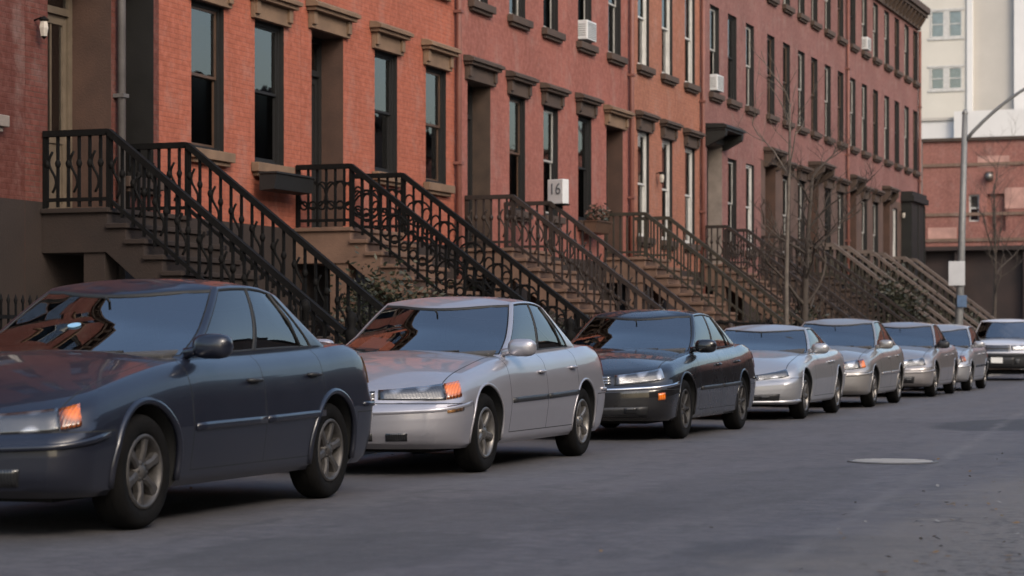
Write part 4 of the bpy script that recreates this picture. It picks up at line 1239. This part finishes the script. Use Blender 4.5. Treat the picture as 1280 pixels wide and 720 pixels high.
g = MB(); g.box(-600, 600, -200, 900, -.6, -.15); tag(g.build('ground', M['earth']), kind='structure')
def kx(Y): return kerb_near(Y)-2.02          # line of the kerb face by the houses
r = MB(); ys = [-60, 0, 40, 86]
r.add([(kx(y)-.02, y, 0) for y in ys]+[(9, y, 0) for y in ys], [(i, 4+i, 5+i, 1+i) for i in range(3)])
r.add([(-60, 86, 0), (60, 86, 0), (60, 93.5, 0), (-60, 93.5, 0)], [(0,1,2,3)])
tag(r.build('road', M['asphalt']), kind='structure')
s = MB()
for y0, y1 in ((-60, 10), (10, 40), (40, 84)):
    a, b = kx(y0)-.15, kx(y1)-.15
    s.add([(XF-.2, y0, .13), (a, y0, .13), (b, y1, .13), (XF-.2, y1, .13)], [(0,1,2,3)])
s.add([(XF-12, 82.0, .126), (kx(84)-.15, 82.0, .126), (kx(84)-.15, 86, .126), (XF-12, 86, .126)], [(0,1,2,3)])
s.add([(-60, 93.8, .13), (60, 93.8, .13), (60, 97, .13), (-60, 97, .13)], [(0,1,2,3)])
sw = s.build('pavement', M['paving']); tag(sw, kind='structure')
k = MB()
def kerbline(P, Q, w=.15):
    P, Q = Vector(P), Vector(Q); d = (Q-P); n = int(d.length/1.2); u = d/n
    for i in range(n): k.bar(P+u*(i+.006), P+u*(i+.994), w, .30)
kerbline((kx(-60)-.075, -60, -.012), (kx(85.8)-.075, 85.8, -.012)); kerbline((-60, 93.68, -.012), (40, 93.68, -.012))
tag(k.build('kerb', M['kerb'], bevel=.012), kind='structure')

# manhole cover
M['cast_dark'] = mottled('dark iron frame', (.10,.095,.09), .2, 5, .6)
mc = at(1116, 577.5, CAMH*FPX/(577.5-HZY))
c = empty('manhole_cover', (mc.x, mc.y, 0)); tag(c, 'pale worn round steel cover let into the road', 'manhole cover')
m_ = MB(); m_.lathe([(0, .012), (.34, .012), (.35, .006)], (0,0,0), 'z', 40)
for i in range(-5, 6):
    w_ = math.sqrt(.33**2-(i*.058)**2); m_.box(-w_, w_, i*.058-.012, i*.058+.012, .0125, .015)
m_.build('cover', M['cast_iron'], c)
m_ = MB(); m_.lathe([(.353, .005), (.355, .013), (.385, .011), (.39, .004)], (0,0,0), 'z', 40); m_.build('frame', M['cast_dark'], c)

# leaf litter and pebbles
rnd = random.Random(11); lm = MB()
for i in range(1700):
    y = rnd.uniform(6, 24); x = rnd.gauss(-1.1, .9)
    if rnd.random() < .35: y = rnd.uniform(5, 70); x = kx(y)+abs(rnd.gauss(0, .35))+.05
    s_ = rnd.uniform(.008, .028); a = rnd.uniform(0, PI); 
    c_ = Vector((x, y, .006+s_*.3)); u = Vector((math.cos(a), math.sin(a), rnd.uniform(-.4, .4)))*s_; v_ = Vector((-math.sin(a), math.cos(a), rnd.uniform(-.4, .4)))*s_*.6
    lm.add([c_-u, c_-v_, c_+u, c_+v_], [(0,1,2,3)], rnd.choice((0, 0, 1, 2)))
tag(lm.build('leaf_litter', [mottled('dry leaf', (.16, .10, .05), .4, 9), mottled('grey grit', (.22, .21, .20), .4, 9), mottled('dark leaf', (.11, .085, .06), .4, 9)]),
    'scattered dry leaves and grit along the gutters', 'leaf litter', kind='stuff')

# ------------------------------------------------------------------ things by the houses
def fence(y0, y1, label, X=-11.35, h=1.25, mat='iron'):
    f = empty('iron_fence', (X, y0, .13)); tag(f, label, 'fence', 'iron fences before the basement yards')
    L = y1-y0; m_ = MB()
    m_.bar((0,0,.15), (0,L,.15), .03); m_.bar((0,0,h-.12), (0,L,h-.12), .035); m_.bar((0,0,h*.6), (0,L,h*.6), .02)
    n = int(L/.115)
    for i in range(n+1):
        y = L*i/n; m_.bar((0,y,0), (0,y,h), .016); m_.lathe([(0,h+.09), (.02,h+.03), (.012,h)], (0,y,0), 'z', 5)
        if i < n: m_.tube([(0, y+L/n/2+.045*math.cos(2*PI*k_/8), h*.78+.045*math.sin(2*PI*k_/8)) for k_ in range(9)], .007, 4)
    m_.build('railing', M[mat], f)
    for y in (0, L):
        p = MB(); p.lathe([(0,0), (.07,0), (.07,.06), (.04,.1), (.04,h), (.065,h+.04), (.05,h+.12), (0,h+.16)], (0,y,0), 'z', 10); p.build('post', M[mat], f)
fl = [(17.0, 23.3, 'black iron fence left of the far left stoop'), (26.0, 30.3, 'black iron fence between the far left stoop and the ornate stoop'), (32.9, 37.2, 'black iron fence right of the ornate stoop of the orange house'),
      (39.8, 45.1, 'black iron fence before the salmon houses'), (47.5, 52.9, 'black iron fence before the tan orange house')]
for a_, b_, l_ in fl: fence(a_, b_, l_)

M['leaf_dark'] = mottled('dark evergreen leaf', (.014, .020, .010), .4, 3, .55)
M['leaf_olive'] = mottled('olive leaf', (.036, .034, .016), .4, 3, .6)
M['leaf_dry'] = mottled('reddish dry leaf', (.10, .045, .030), .4, 3, .7)
def bush(name, label, cat, loc, rad, n, mats=('leaf_dark', 'leaf_olive'), seed=1, group=None, size=.05, stems=7):
    rnd = random.Random(seed); o = empty(name, loc); tag(o, label, cat, group)
    f = MB()
    cl = [Vector((rnd.gauss(0, .45)*rad[0], rnd.gauss(0, .45)*rad[1], rad[2]*(1+rnd.uniform(-.75, .75)))) for _ in range(26)]
    for i in range(n):
        c_ = rnd.choice(cl); p = c_+Vector((rnd.gauss(0, .17)*rad[0], rnd.gauss(0, .17)*rad[1], rnd.gauss(0, .17)*rad[2]*1.3))
        if p.z < .02: continue
        u = Vector((rnd.uniform(-1,1), rnd.uniform(-1,1), rnd.uniform(-.6,.6))).normalized()*size*rnd.uniform(.6, 1.3)
        w_ = u.cross(Vector((rnd.uniform(-1,1), rnd.uniform(-1,1), rnd.uniform(-1,1)))).normalized()*size*.45
        f.add([p-u, p-w_, p+u, p+w_], [(0,1,2,3)], rnd.choice((0, 0, 1)))
    f.build('foliage', [M[m] for m in mats], o)
    s_ = MB()
    for i in range(stems):
        e = rnd.choice(cl); s_.tube([(rnd.uniform(-.05,.05), rnd.uniform(-.05,.05), 0), (e.x*.4, e.y*.4, e.z*.5), tuple(e)], [.018, .012, .005], 5)
    s_.build('stems', M['bark_dark'], o); return o
bush('shrub', 'dark evergreen shrub behind the railings left of the ornate stoop', 'shrub', (-13.0, 29.2, .13), (.9, 1.1, 1.0), 2600, seed=2, group='front yard shrubs')
bush('shrub', 'dark shrub in the yard between the ornate stoop and the salmon house', 'shrub', (-12.9, 35.4, .13), (.8, 1.2, .7), 1500, seed=3, group='front yard shrubs')
bush('shrub', 'small dark shrub left of the narrow house stoop', 'shrub', (-12.4, 43.6, .13), (.8, 1.1, .7), 1200, ('leaf_dark', 'leaf_olive'), 4, 'front yard shrubs')
bush('shrub', 'low dark shrub beside the stoop of the tan orange house', 'shrub', (-12.3, 50.6, .13), (.8, 1.5, .9), 1500, ('leaf_olive', 'leaf_dark'), 5, 'front yard shrubs', .06)
bush('shrub', 'mossy dark shrub among the farthest balustraded stoops', 'shrub', (-12.0, 62.0, .13), (.9, 1.2, 1.3), 2600, ('leaf_olive', 'leaf_dark'), 6, 'front yard shrubs', .07)
bush('shrub', 'dark shrub at the foot of the last stoop near the lamp post', 'shrub', (-12.2, 73.4, .13), (1.0, 1.3, 1.0), 2200, ('leaf_dark', 'leaf_olive'), 8, 'front yard shrubs', .07)

# planter under the window of the orange house, potted plants on a sill
def planter(y, z, L, label, plants=True, mat='dark_wood', seed=1):
    o = empty('window_box', (XF+.02, y, z)); tag(o, label, 'planter', 'window planters')
    m_ = MB(); m_.prism([(.135, 0), (.37, .02), (.41, .24), (.135, .24)], -L/2, L/2); m_.box(.13, .43, -L/2-.02, L/2+.02, .242, .27)
    m_.build('box', M[mat], o)
    if plants:
        rnd = random.Random(seed); f = MB()
        for i in range(420):
            p = Vector((.27+rnd.gauss(0,.07), rnd.uniform(-L/2, L/2), .30+abs(rnd.gauss(0,.12)))); u = Vector((rnd.uniform(-1,1), rnd.uniform(-1,1), rnd.uniform(-.4,1))).normalized()*.05
            w_ = u.cross(Vector((rnd.uniform(-1,1), rnd.uniform(-1,1), .3))).normalized()*.02
            f.add([p-u, p-w_, p+u, p+w_], [(0,1,2,3)], rnd.choice((0, 1)))
        f.build('foliage', [M['leaf_dry'], M['leaf_dark']], o)
planter(29.75, 3.24, 1.25, 'dark empty planter under the right window of the stoopless orange house', False)
planter(44.2, 3.28, .95, 'window box of dark reddish plants under the window beside the numbered sign', True, 'brown_wood', 4)

# numbered white sign on the railing of the salmon house
sg = empty('sign_board', (-14.02, 39.55, 3.62), math.radians(-22)); tag(sg, 'white box sign with grey figures on the railing of the salmon house stoop', 'sign')
m_ = MB(); m_.box(-.19, .19, -.09, .09, 0, .46); m_.build('box', M['plastic_white'], sg, bevel=.012)
m_ = MB(); m_.prism([(-.20,-.003), (.20,-.003), (.20,-.03), (.03,-.03), (.03,-.1), (-.03,-.1), (-.03,-.03), (-.20,-.03)], -.10, .10); m_.build('bracket', M['iron'], sg)
def text_mesh(txt, size, parent, loc, rot, mat, nm='lettering'):
    cu = bpy.data.curves.new('t', 'FONT'); cu.body = txt; cu.size = size; cu.extrude = .004; cu.align_x = 'CENTER'; cu.align_y = 'CENTER'
    t = bpy.data.objects.new('t', cu); COL.objects.link(t)
    me = evaluated_mesh(t); bpy.data.objects.remove(t)
    o = bpy.data.objects.new(nm, me); COL.objects.link(o); o.parent = parent; o.location = loc; o.rotation_euler = rot
    me.materials.clear(); me.materials.append(mat); return o
M['grey_ink'] = mottled('grey ink', (.10, .11, .12), .1, 5, .7)
text_mesh('16', .30, sg, (0, -.094, .27), (PI/2, 0, 0), M['grey_ink'])

# air conditioners in upper windows
def aircon(y, z, label):
    o = empty('air_conditioner', (XF-.10, y, z)); tag(o, label, 'air conditioner', 'air conditioners in upper windows')
    m_ = MB(); m_.box(-.1, .26, -.30, .30, 0, .40); m_.build('casing', M['plastic_white'], o, bevel=.015)
    m_ = MB()
    for i in range(9): m_.box(.261, .268, -.26, .26, .04+i*.038, .05+i*.038)
    for yy in (-.303, .303):
        for i in range(6): m_.box(.02, .22, yy-.003, yy+.003, .08+i*.045, .09+i*.045)
    m_.build('louvres', M['trimblack'], o)
    m_ = MB(); m_.box(.0, .015, -.42, -.31, 0, .42); m_.box(.0, .015, .31, .42, 0, .42); m_.build('side_panel', M['white_wood'], o)
aircon(44.2, 7.31, 'white air conditioner in the upper window of the narrow salmon house')
aircon(54.25, 7.31, 'white air conditioner in the upper window above the big dark hood')
aircon(71.6+.85, 10.56, 'white air conditioner in a top floor window of the mauve row')

# wall lantern beside the entrance
def lantern(y, z, label):
    o = empty('wall_lantern', (XF, y, z)); tag(o, label, 'lantern', 'wall lanterns at the entrances')
    m_ = MB(); m_.tube([(.003,0,0), (.1,0,.03), (.14,0,0)], .012, 6); m_.lathe([(0,.05),(.07,.0),(.05,-.01),(.05,-.02)], (.14,0,0), 'z', 6); m_.lathe([(.04,-.2),(0,-.24)], (.14,0,0), 'z', 6); m_.bar((.14,0,.02), (.14,0,-.22), .012); m_.build('bracket', M['iron'], o)
    m_ = MB(); m_.lathe([(.045,-.02),(.06,-.1),(.04,-.2)], (.14,0,0), 'z', 6, smooth=False); m_.build('glass', M['curtain'], o)
lantern(23.45, 4.95, 'small pale wall lantern left of the beige glazed door')
lantern(49.25, 4.9, 'small pale wall lantern between white framed windows of the tan house')
lantern(78.0+.45, 5.6, 'small wall lantern near the dark corner entrance bay')

# paper on the dash of the silver car, round sticker on the nearest windscreen
C1, C2 = CR[0], CR[1]
pp = MB(); Bq = Body({**DEF, **S2})
def wpt(k, v, d=.03):
    p = Bq.green(k, v); c_ = Vector((p.x*.9, 0, .8)); return p+(c_-p).normalized()*d
pp.add([wpt(-9.5, .14), wpt(-5.2, .14), wpt(-4.6, .48), wpt(-8.6, .50)], [(0,1,2,3)])
o = pp.build('paper_sheet', M['paper']); o.parent = None
sol = o.modifiers.new('t', 'SOLIDIFY'); sol.thickness = .002
o.location = C2.location; o.rotation_euler = C2.rotation_euler; tag(o, 'white paper sheets propped behind the windscreen of the lilac silver sedan', 'paper')
Bq = Body({**DEF, **S1}); pp = MB(); cc = wpt(-1.6, .60, -.001)
e1 = (wpt(-1.0, .60, -.001)-cc).normalized(); e2 = (wpt(-1.6, .68, -.001)-cc).normalized(); nn_ = e1.cross(e2).normalized()
pp.add([cc+(e1*.045*math.cos(2*PI*i/20)+e2*.035*math.sin(2*PI*i/20))+nn_*s2 for s2 in (-.003, .001) for i in range(20)], [tuple(range(20)), tuple(range(39, 19, -1))]+[(i, (i+1)%20, 20+(i+1)%20, 20+i) for i in range(20)])
M['sticker'] = mottled('pale blue sticker', (.25, .45, .62), .1, 30, .5)
pp.build('windscreen_sticker', M['sticker'], C1)

# ------------------------------------------------------------------ lamp post, signs
lz = 60.9; lp = at(1197, 428, lz)
L0 = empty('street_lamp', (lp.x, lp.y, .13)); tag(L0, 'grey metal street lamp with a curved arm beyond the row of cars', 'street lamp')
top = at(1206, 178, lz).z
m_ = MB(); tilt = .20
m_.tube([(0,0,0), (0,0,.5), (tilt*.5,0,top*.5), (tilt,0,top+.65)], [.13, .115, .10, .075], 12); m_.lathe([(0,0),(.2,0),(.2,.1),(.13,.16),(.13,.5)], (0,0,0), 'z', 12)
m_.lathe([(0,.12),(.06,.08),(.085,0),(.075,-.04)], (tilt,0,top+.65), 'z', 10)
m_.build('pole', M['galv'], L0)
m_ = MB(); pts = []
for i in range(13):
    t = i/12; pts.append((tilt+2.9*t, .15*t, top-.1+1.75*math.sin(t*PI/2)**.9))
m_.tube(pts, [.05-.015*i/12 for i in range(13)], 8); m_.build('arm', M['galv'], L0)
e = pts[-1]; m_ = MB(); m_.lathe([(0,.08),(.1,.06),(.16,0),(.17,-.06),(.10,-.10),(0,-.11)], (e[0]+.2, e[1], e[2]), 'z', 14); m_.build('lamp_head', M['galv'], L0)
def sign(name, label, z, w_, h, mat, txt=None, tx=0, col='red_ink'):
    o = empty(name, (lp.x+tx, lp.y-.14, z)); tag(o, label, 'sign', 'signs on the lamp post')
    m_ = MB(); m_.box(-w_/2, w_/2, -.008, .008, 0, h); m_.build('plate', M[mat], o, bevel=.004)
    m_ = MB(); m_.box(-.12, .12, .009, .035, h*.3, h*.3+.03); m_.box(-.12, .12, .009, .035, h*.7, h*.7+.03); m_.build('clamp', M['galv'], o)
    return o
sign('parking_sign', 'white upright sign plate strapped to the street lamp', at(1197, 357, lz).z, .44, .66, 'plastic_white')
M['sign_blue'] = mottled('faded blue sign', (.10, .16, .26), .2, 9, .5)
sign('parking_sign', 'small faded blue sign plate low on the street lamp', at(1197, 384, lz).z, .26, .32, 'sign_blue', tx=.14)

# ------------------------------------------------------------------ bare street trees
def tree(name, label, loc, h, r, seed, mat='bark', lean=(0,0), spread=.8, levels=4, first=.45, nb=7):
    rnd = random.Random(seed); o = empty(name, loc); tag(o, label, 'tree', 'bare street trees')
    tr = MB(); br = MB()
    P = [Vector((lean[0]*t*h+.03*math.sin(5*t+seed), lean[1]*t*h+.03*math.cos(4*t+seed), h*t)) for t in [i/8 for i in range(9)]]
    tr.tube(P, [r*(1-.68*i/8) for i in range(9)], 10)
    tr.lathe([(r*1.5, 0), (r*1.15, .12), (r, .3)], (0,0,0), 'z', 10)
    tr.build('trunk', M[mat], o)
    def branch(p, d, ln, rad, lev):
        n = 5; pts = [p]
        for i in range(n):
            d = (d+Vector((rnd.uniform(-.28,.28), rnd.uniform(-.28,.28), rnd.uniform(-.1,.22)))).normalized(); pts.append(pts[-1]+d*ln/n)
        br.tube(pts, [rad*(1-.65*i/n) for i in range(n+1)], 5 if lev > 1 else 6, cap=False)
        if lev < levels:
            for k_ in range(rnd.choice((3, 4, 4))):
                i = rnd.randint(1, n); q = pts[i]; a = rnd.uniform(0, 2*PI)
                nd = (d*.8+Vector((math.cos(a), math.sin(a), rnd.uniform(-.1,.5)))*.8).normalized()
                branch(q, nd, ln*rnd.uniform(.5, .72), rad*.5, lev+1)
    for i in range(nb):
        t = first+(1-first)*i/(nb-1); q = P[min(8, int(t*8))]; a = i*2.4+seed
        branch(q, Vector((math.cos(a)*spread, math.sin(a)*spread, .7)).normalized(), h*.34*(1.15-t*.5), r*.45*(1.2-t*.6), 1)
    br.build('branches', M[mat], o); return o
def on_line(px, X): return (X, yfac(px, X), .13)
tree('street_tree', 'slender pale young tree standing behind the low coupe', on_line(985, -10.1), 5.4, .055, 3, 'bark', spread=.35, levels=3, first=.75, nb=4)
tree('street_tree', 'dark bare tree with spreading twigs before the mauve houses', on_line(1003, -11.7), 4.6, .10, 8, 'bark_dark', lean=(.05, -.02), spread=1.0, levels=4, first=.35, nb=11)
tp = at(1243, 428, 88); tree('street_tree', 'thin bare tree in front of the brick building across the cross street', (tp.x, tp.y, 0.13), 7.0, .09, 5, 'bark_dark', spread=.35, levels=4, first=.45, nb=7)

# ------------------------------------------------------------------ across the cross street
YB = 97.0
def bx(px, Y=YB):
    """world x of a photo column on the plane y = Y"""
    return -Y*math.tan(A-math.atan((px-640)/FPX))
def bz(px, py, Y=YB):
    X = bx(px, Y); z = Y*CA - X*SA; return CAMH+(HZY-py)/FPX*z
x0 = bx(1110); H = bz(1150, 178); zg = bz(1150, 314)
bb = empty('brick_building', (x0, YB, 0)); tag(bb, 'low pinkish brick building with a dark ground floor behind the street lamp', 'building')
Lx = 30
sx_ = 1
def fx(px): return bx(px)-x0
ops = [(fx(1211), fx(1224), bz(1217, 277), bz(1217, 243)), (fx(1234), fx(1257), bz(1245, 289), bz(1245, 242))]
m_ = MB(); xs = sorted({0, Lx, *[v for o_ in ops for v in o_[:2]]}); zs = sorted({zg, H, *[v for o_ in ops for v in o_[2:]]})
for i in range(len(xs)-1):
    for j in range(len(zs)-1):
        xm, zm = (xs[i]+xs[i+1])/2, (zs[j]+zs[j+1])/2
        if any(a < xm < b_ and c_ < zm < d_ for a, b_, c_, d_ in ops): continue
        m_.add([(xs[i],0,zs[j]), (xs[i+1],0,zs[j]), (xs[i+1],0,zs[j+1]), (xs[i],0,zs[j+1])], [(0,1,2,3)])
for a, b_, c_, d_ in ops:
    for q in ([(a,0,c_),(a,.2,c_),(a,.2,d_),(a,0,d_)], [(b_,0,c_),(b_,.2,c_),(b_,.2,d_),(b_,0,d_)], [(a,0,c_),(b_,0,c_),(b_,.2,c_),(a,.2,c_)], [(a,0,d_),(b_,0,d_),(b_,.2,d_),(a,.2,d_)]): m_.add(q, [(0,1,2,3)])
a, b_, c_, d_ = ops[1]; m_.add([(a,.2,c_),(b_,.2,c_),(b_,.2,d_),(a,.2,d_)], [(0,1,2,3)])
m_.add([(0,0,0),(0,14,0),(0,14,H),(0,0,H)], [(0,1,2,3)]); m_.add([(Lx,0,0),(Lx,14,0),(Lx,14,H),(Lx,0,H)], [(0,1,2,3)]); m_.add([(0,14,0),(Lx,14,0),(Lx,14,H),(0,14,H)], [(0,1,2,3)])
m_.build('wall', M['brick_far'], bb)
m_ = MB(); m_.box(.01, Lx-.01, .35, 13.9, H-.5, H-.3); m_.build('roof', M['tar'], bb)
m_ = MB(); m_.box(-.1, Lx+.1, -.12, .35, H+.002, H+.14); m_.build('coping', M['dark_stone'], bb)
m_ = MB()
for py in (206, 268, 300): z = bz(1200, py); m_.box(0, Lx, -.06, -.003, z-.07, z+.07)
m_.build('string_course', M['brick_brown'], bb)
m_ = MB(); m_.box(0, Lx, .25, .4, 0, zg); m_.box(0, Lx, -.25, .6, zg+.002, zg+.18); m_.box(0, Lx, -.08, .24, 0, .6)
x = 0
while x < Lx: m_.box(x, x+.35, -.1, .249, .602, zg-.002); x += 2.9
m_.build('ground_floor', [mottled('dark ground floor front', (.030, .018, .015), .4, 1.2, .7)], bb)  # whole ground floor in one dark brown tone
a, b_, c_, d_ = ops[0]; w_ = MB()
for (p0, p1, p2, p3) in ((a, a+.07, c_, d_), (b_-.07, b_, c_, d_), (a+.07, b_-.07, c_, c_+.07), (a+.07, b_-.07, d_-.07, d_), (a+.07, b_-.07, (c_+d_)/2-.03, (c_+d_)/2+.03)): w_.box(p0, p1, .10, .17, p2, p3)
wo = w_.build('window', M['white_wood'], bb)
w_ = MB(); w_.box(a+.06, b_-.06, .13, .14, c_+.06, (c_+d_)/2-.02); w_.box(a+.06, b_-.06, .12, .128, (c_+d_)/2+.02, d_-.06); w_.build('pane', M['pane'], wo)
w_ = MB(); w_.box(a+.03, b_-.03, .19, .198, (c_+d_)/2, d_-.02); w_.build('blind', M['blind'], wo)
w_ = MB(); w_.box(a+.01, b_-.01, .3, .32, c_, d_); w_.build('dark_room', M['room'], wo)
# faded pale render patches, wall lamp, pipe
M['rpatch'] = mottled('pinkish render patch', (.42, .24, .20), .3, 1.5, .9)
for (pa, pb, ya, yb) in ((1160, 1196, 303, 284), (1256, 1300, 262, 236), (1222, 1262, 210, 196)):
    m_ = MB(); m_.box(fx(pa), fx(pb), -.02, -.002, bz(1200, ya), bz(1200, yb)); m_.build('render_patch', M['rpatch'], bb)
m_ = MB(); m_.tube([(fx(1152), -.12, .2), (fx(1152), -.12, H)], .07, 8); m_.build('downpipe', M['pipe_grey'], bb)
o = empty('wall_lamp', (bx(1237), YB-.02, bz(1237, 221))); tag(o, 'small round lamp on the pinkish brick wall above the blocked window', 'wall lamp')
m_ = MB(); m_.box(-.16, .16, -.06, 0, -.16, .22); m_.build('base', M['dark_stone'], o)
m_ = MB(); m_.lathe([(0,-.34),(.12,-.3),(.18,-.2),(.18,-.062)], (0,0,0), 'y', 16); m_.build('globe', M['alloy'], o)

YC = 128.0
def cx_(px): return bx(px, YC)
def cz(px, py): return bz(px, py, YC)
X0 = cx_(1080); cb = empty('apartment_building', (X0, YC, 0)); tag(cb, 'tall beige rendered block rising behind the low brick building', 'building')
def gx(px): return cx_(px)-X0
HT = 27
wins_ = []
for (p0, p1, ya, yb) in ((1163, 1203, 47, 13), (1163, 1203, 112, 84)): wins_.append((gx(p0), gx(p1), cz(1183, ya), cz(1183, yb)))
for k_ in (1, 2): wins_.append((gx(1163), gx(1203), cz(1183, 47)+3.15*k_, cz(1183, 13)+3.15*k_))
m_ = MB(); Wd = gx(1209); xs = sorted({0, Wd, *[v for o_ in wins_ for v in o_[:2]]}); zs = sorted({0, HT, *[v for o_ in wins_ for v in o_[2:]]})
for i in range(len(xs)-1):
    for j in range(len(zs)-1):
        xm, zm = (xs[i]+xs[i+1])/2, (zs[j]+zs[j+1])/2
        if any(a < xm < b_ and c_ < zm < d_ for a, b_, c_, d_ in wins_): continue
        m_.add([(xs[i],0,zs[j]), (xs[i+1],0,zs[j]), (xs[i+1],0,zs[j+1]), (xs[i],0,zs[j+1])], [(0,1,2,3)])
m_.add([(0,0,0),(0,16,0),(0,16,HT),(0,0,HT)], [(0,1,2,3)]); m_.box(gx(1216), gx(1268), .25, 16, 0, HT); m_.add([(0,16,0),(Wd,16,0),(Wd,16,HT),(0,16,HT)], [(0,1,2,3)])
m_.build('wall', M['render_beige'], cb)
m_ = MB(); m_.box(gx(1216)+.001, gx(1268)-.001, .2, .248, 0, HT); m_.build('panel', M['render_grey'], cb)
m_ = MB(); m_.box(gx(1209)+.002, gx(1216), -.12, .4, 0, HT); m_.box(gx(1268)+.002, gx(1340), -.15, 16, 0, HT); m_.build('pilaster', M['render_white'], cb)
m_ = MB(); m_.box(.01, gx(1340), .01, 15.9, HT-.3, HT-.1); m_.build('roof', M['tar'], cb)
for (a, b_, c_, d_) in wins_:
    w_ = MB()
    w_.box(a-.12, b_+.12, -.06, -.003, c_-.12, c_); w_.box(a-.12, b_+.12, -.06, -.003, d_, d_+.1)
    mid = (a+b_)/2
    for (p0, p1) in ((a, mid-.1), (mid+.1, b_)):
        w_.box(p0, p0+.08, -.03, .14, c_, d_); w_.box(p1-.08, p1, -.03, .14, c_, d_); w_.box(p0+.08, p1-.08, -.03, .14, c_, c_+.08); w_.box(p0+.08, p1-.08, -.03, .14, d_-.08, d_)
        w_.box(p0+.08, p1-.08, .02, .08, (c_+d_)/2-.03, (c_+d_)/2+.03)
    w_.box(mid-.1, mid+.1, -.03, .14, c_, d_)
    wo = w_.build('window', M['white_wood'], cb)
    p_ = MB()
    for (p0, p1) in ((a, mid-.1), (mid+.1, b_)): p_.box(p0+.07, p1-.07, .09, .1, c_+.07, d_-.07)
    p_.build('pane', M['pane'], wo)
    p_ = MB(); p_.box(a, b_, .3, .32, c_, d_); p_.build('blind', [mottled('grey blue blind', (.36, .37, .42), .3, 2)], wo)
YD = 118.0
PX0 = bx(1150, YD); pr_ = empty('parapet_building', (PX0, YD, 0)); tag(pr_, 'low white rendered building between the brick block and the tall beige one', 'building')
m_ = MB(); m_.box(0, 30, 0, 8, 0, bz(1200, 150, YD)); m_.box(bx(1194, YD)-PX0, 29.9, -.4, -.003, 0, bz(1200, 140, YD)); m_.build('wall', M['render_white'], pr_)
m_ = MB(); m_.box(-.1, 30.1, -.1, 8.1, bz(1200, 150, YD)+.002, bz(1200, 150, YD)+.15); m_.build('coping', M['render_grey'], pr_)

# ------------------------------------------------------------------ the other side of the street (seen only in reflections, shades the road)
def opposite(y, first):
    return None
oy = -14.0; srcs = None
for i in range(21):
    if srcs is None:
        n0 = len(HOUSES)
        srcs = house('brick_house', 0, 7.6, 'brick_brown', 'brown brick row house on the near side of the street, behind the viewer',
            [Dr(1.5, 1.2, 4.0, mat='brown_wood'), W(3.9, 1.6, 3.8), W(6.2, 1.6, 3.8), W(1.5, 5.2, 7.2), W(3.9, 5.2, 7.2), W(6.2, 5.2, 7.2)], 'tan_stone', H=11.2, zbase=1.0, rot=PI, X=12.5, group='row houses behind the viewer')
        o = srcs
    else: o = copy_tree(srcs)
    o.location = (12.5, oy+7.6, 0); o.scale = (1, 1, 1+.05*math.sin(i*2.3)); oy += 7.62

# ------------------------------------------------------------------ camera, light
cd = bpy.data.cameras.new('Camera'); cam = bpy.data.objects.new('Camera', cd); COL.objects.link(cam); scene.camera = cam
cam.location = (0, 0, CAMH); cam.rotation_euler = (PI/2, 0, A)
cd.sensor_width = 36; cd.lens = FPX/1280*36; cd.shift_y = 68/1280; cd.clip_end = 3000
cd.dof.use_dof = True; cd.dof.focus_distance = 19.5; cd.dof.aperture_fstop = 3.4
w = bpy.data.worlds.new('World'); scene.world = w; w.use_nodes = True
nt = w.node_tree; sk = nt.nodes.new('ShaderNodeTexSky'); sk.sky_type = 'NISHITA'; sk.sun_disc = False
EL, AZ = 35.0, 128.0     # azimuth clockwise from +Y
sk.sun_elevation = math.radians(EL); sk.sun_rotation = math.radians(AZ)
sk.air_density = 1.2; sk.dust_density = 4.0; sk.ozone_density = 1.5
bg = nt.nodes['Background']; bg.inputs[1].default_value = .15; nt.links.new(sk.outputs[0], bg.inputs[0])
sl = bpy.data.lights.new('Sun', 'SUN'); so = bpy.data.objects.new('Sun', sl); COL.objects.link(so)
sl.energy = .5; sl.angle = math.radians(12); sl.color = (1, .93, .85)
d = Vector((math.sin(math.radians(AZ))*math.cos(math.radians(EL)), math.cos(math.radians(AZ))*math.cos(math.radians(EL)), math.sin(math.radians(EL))))
so.rotation_euler = d.to_track_quat('Z', 'Y').to_euler()
vs_ = scene.view_settings; vs_.view_transform = 'Standard'; vs_.look = 'None'; vs_.exposure = .82; vs_.gamma = 1
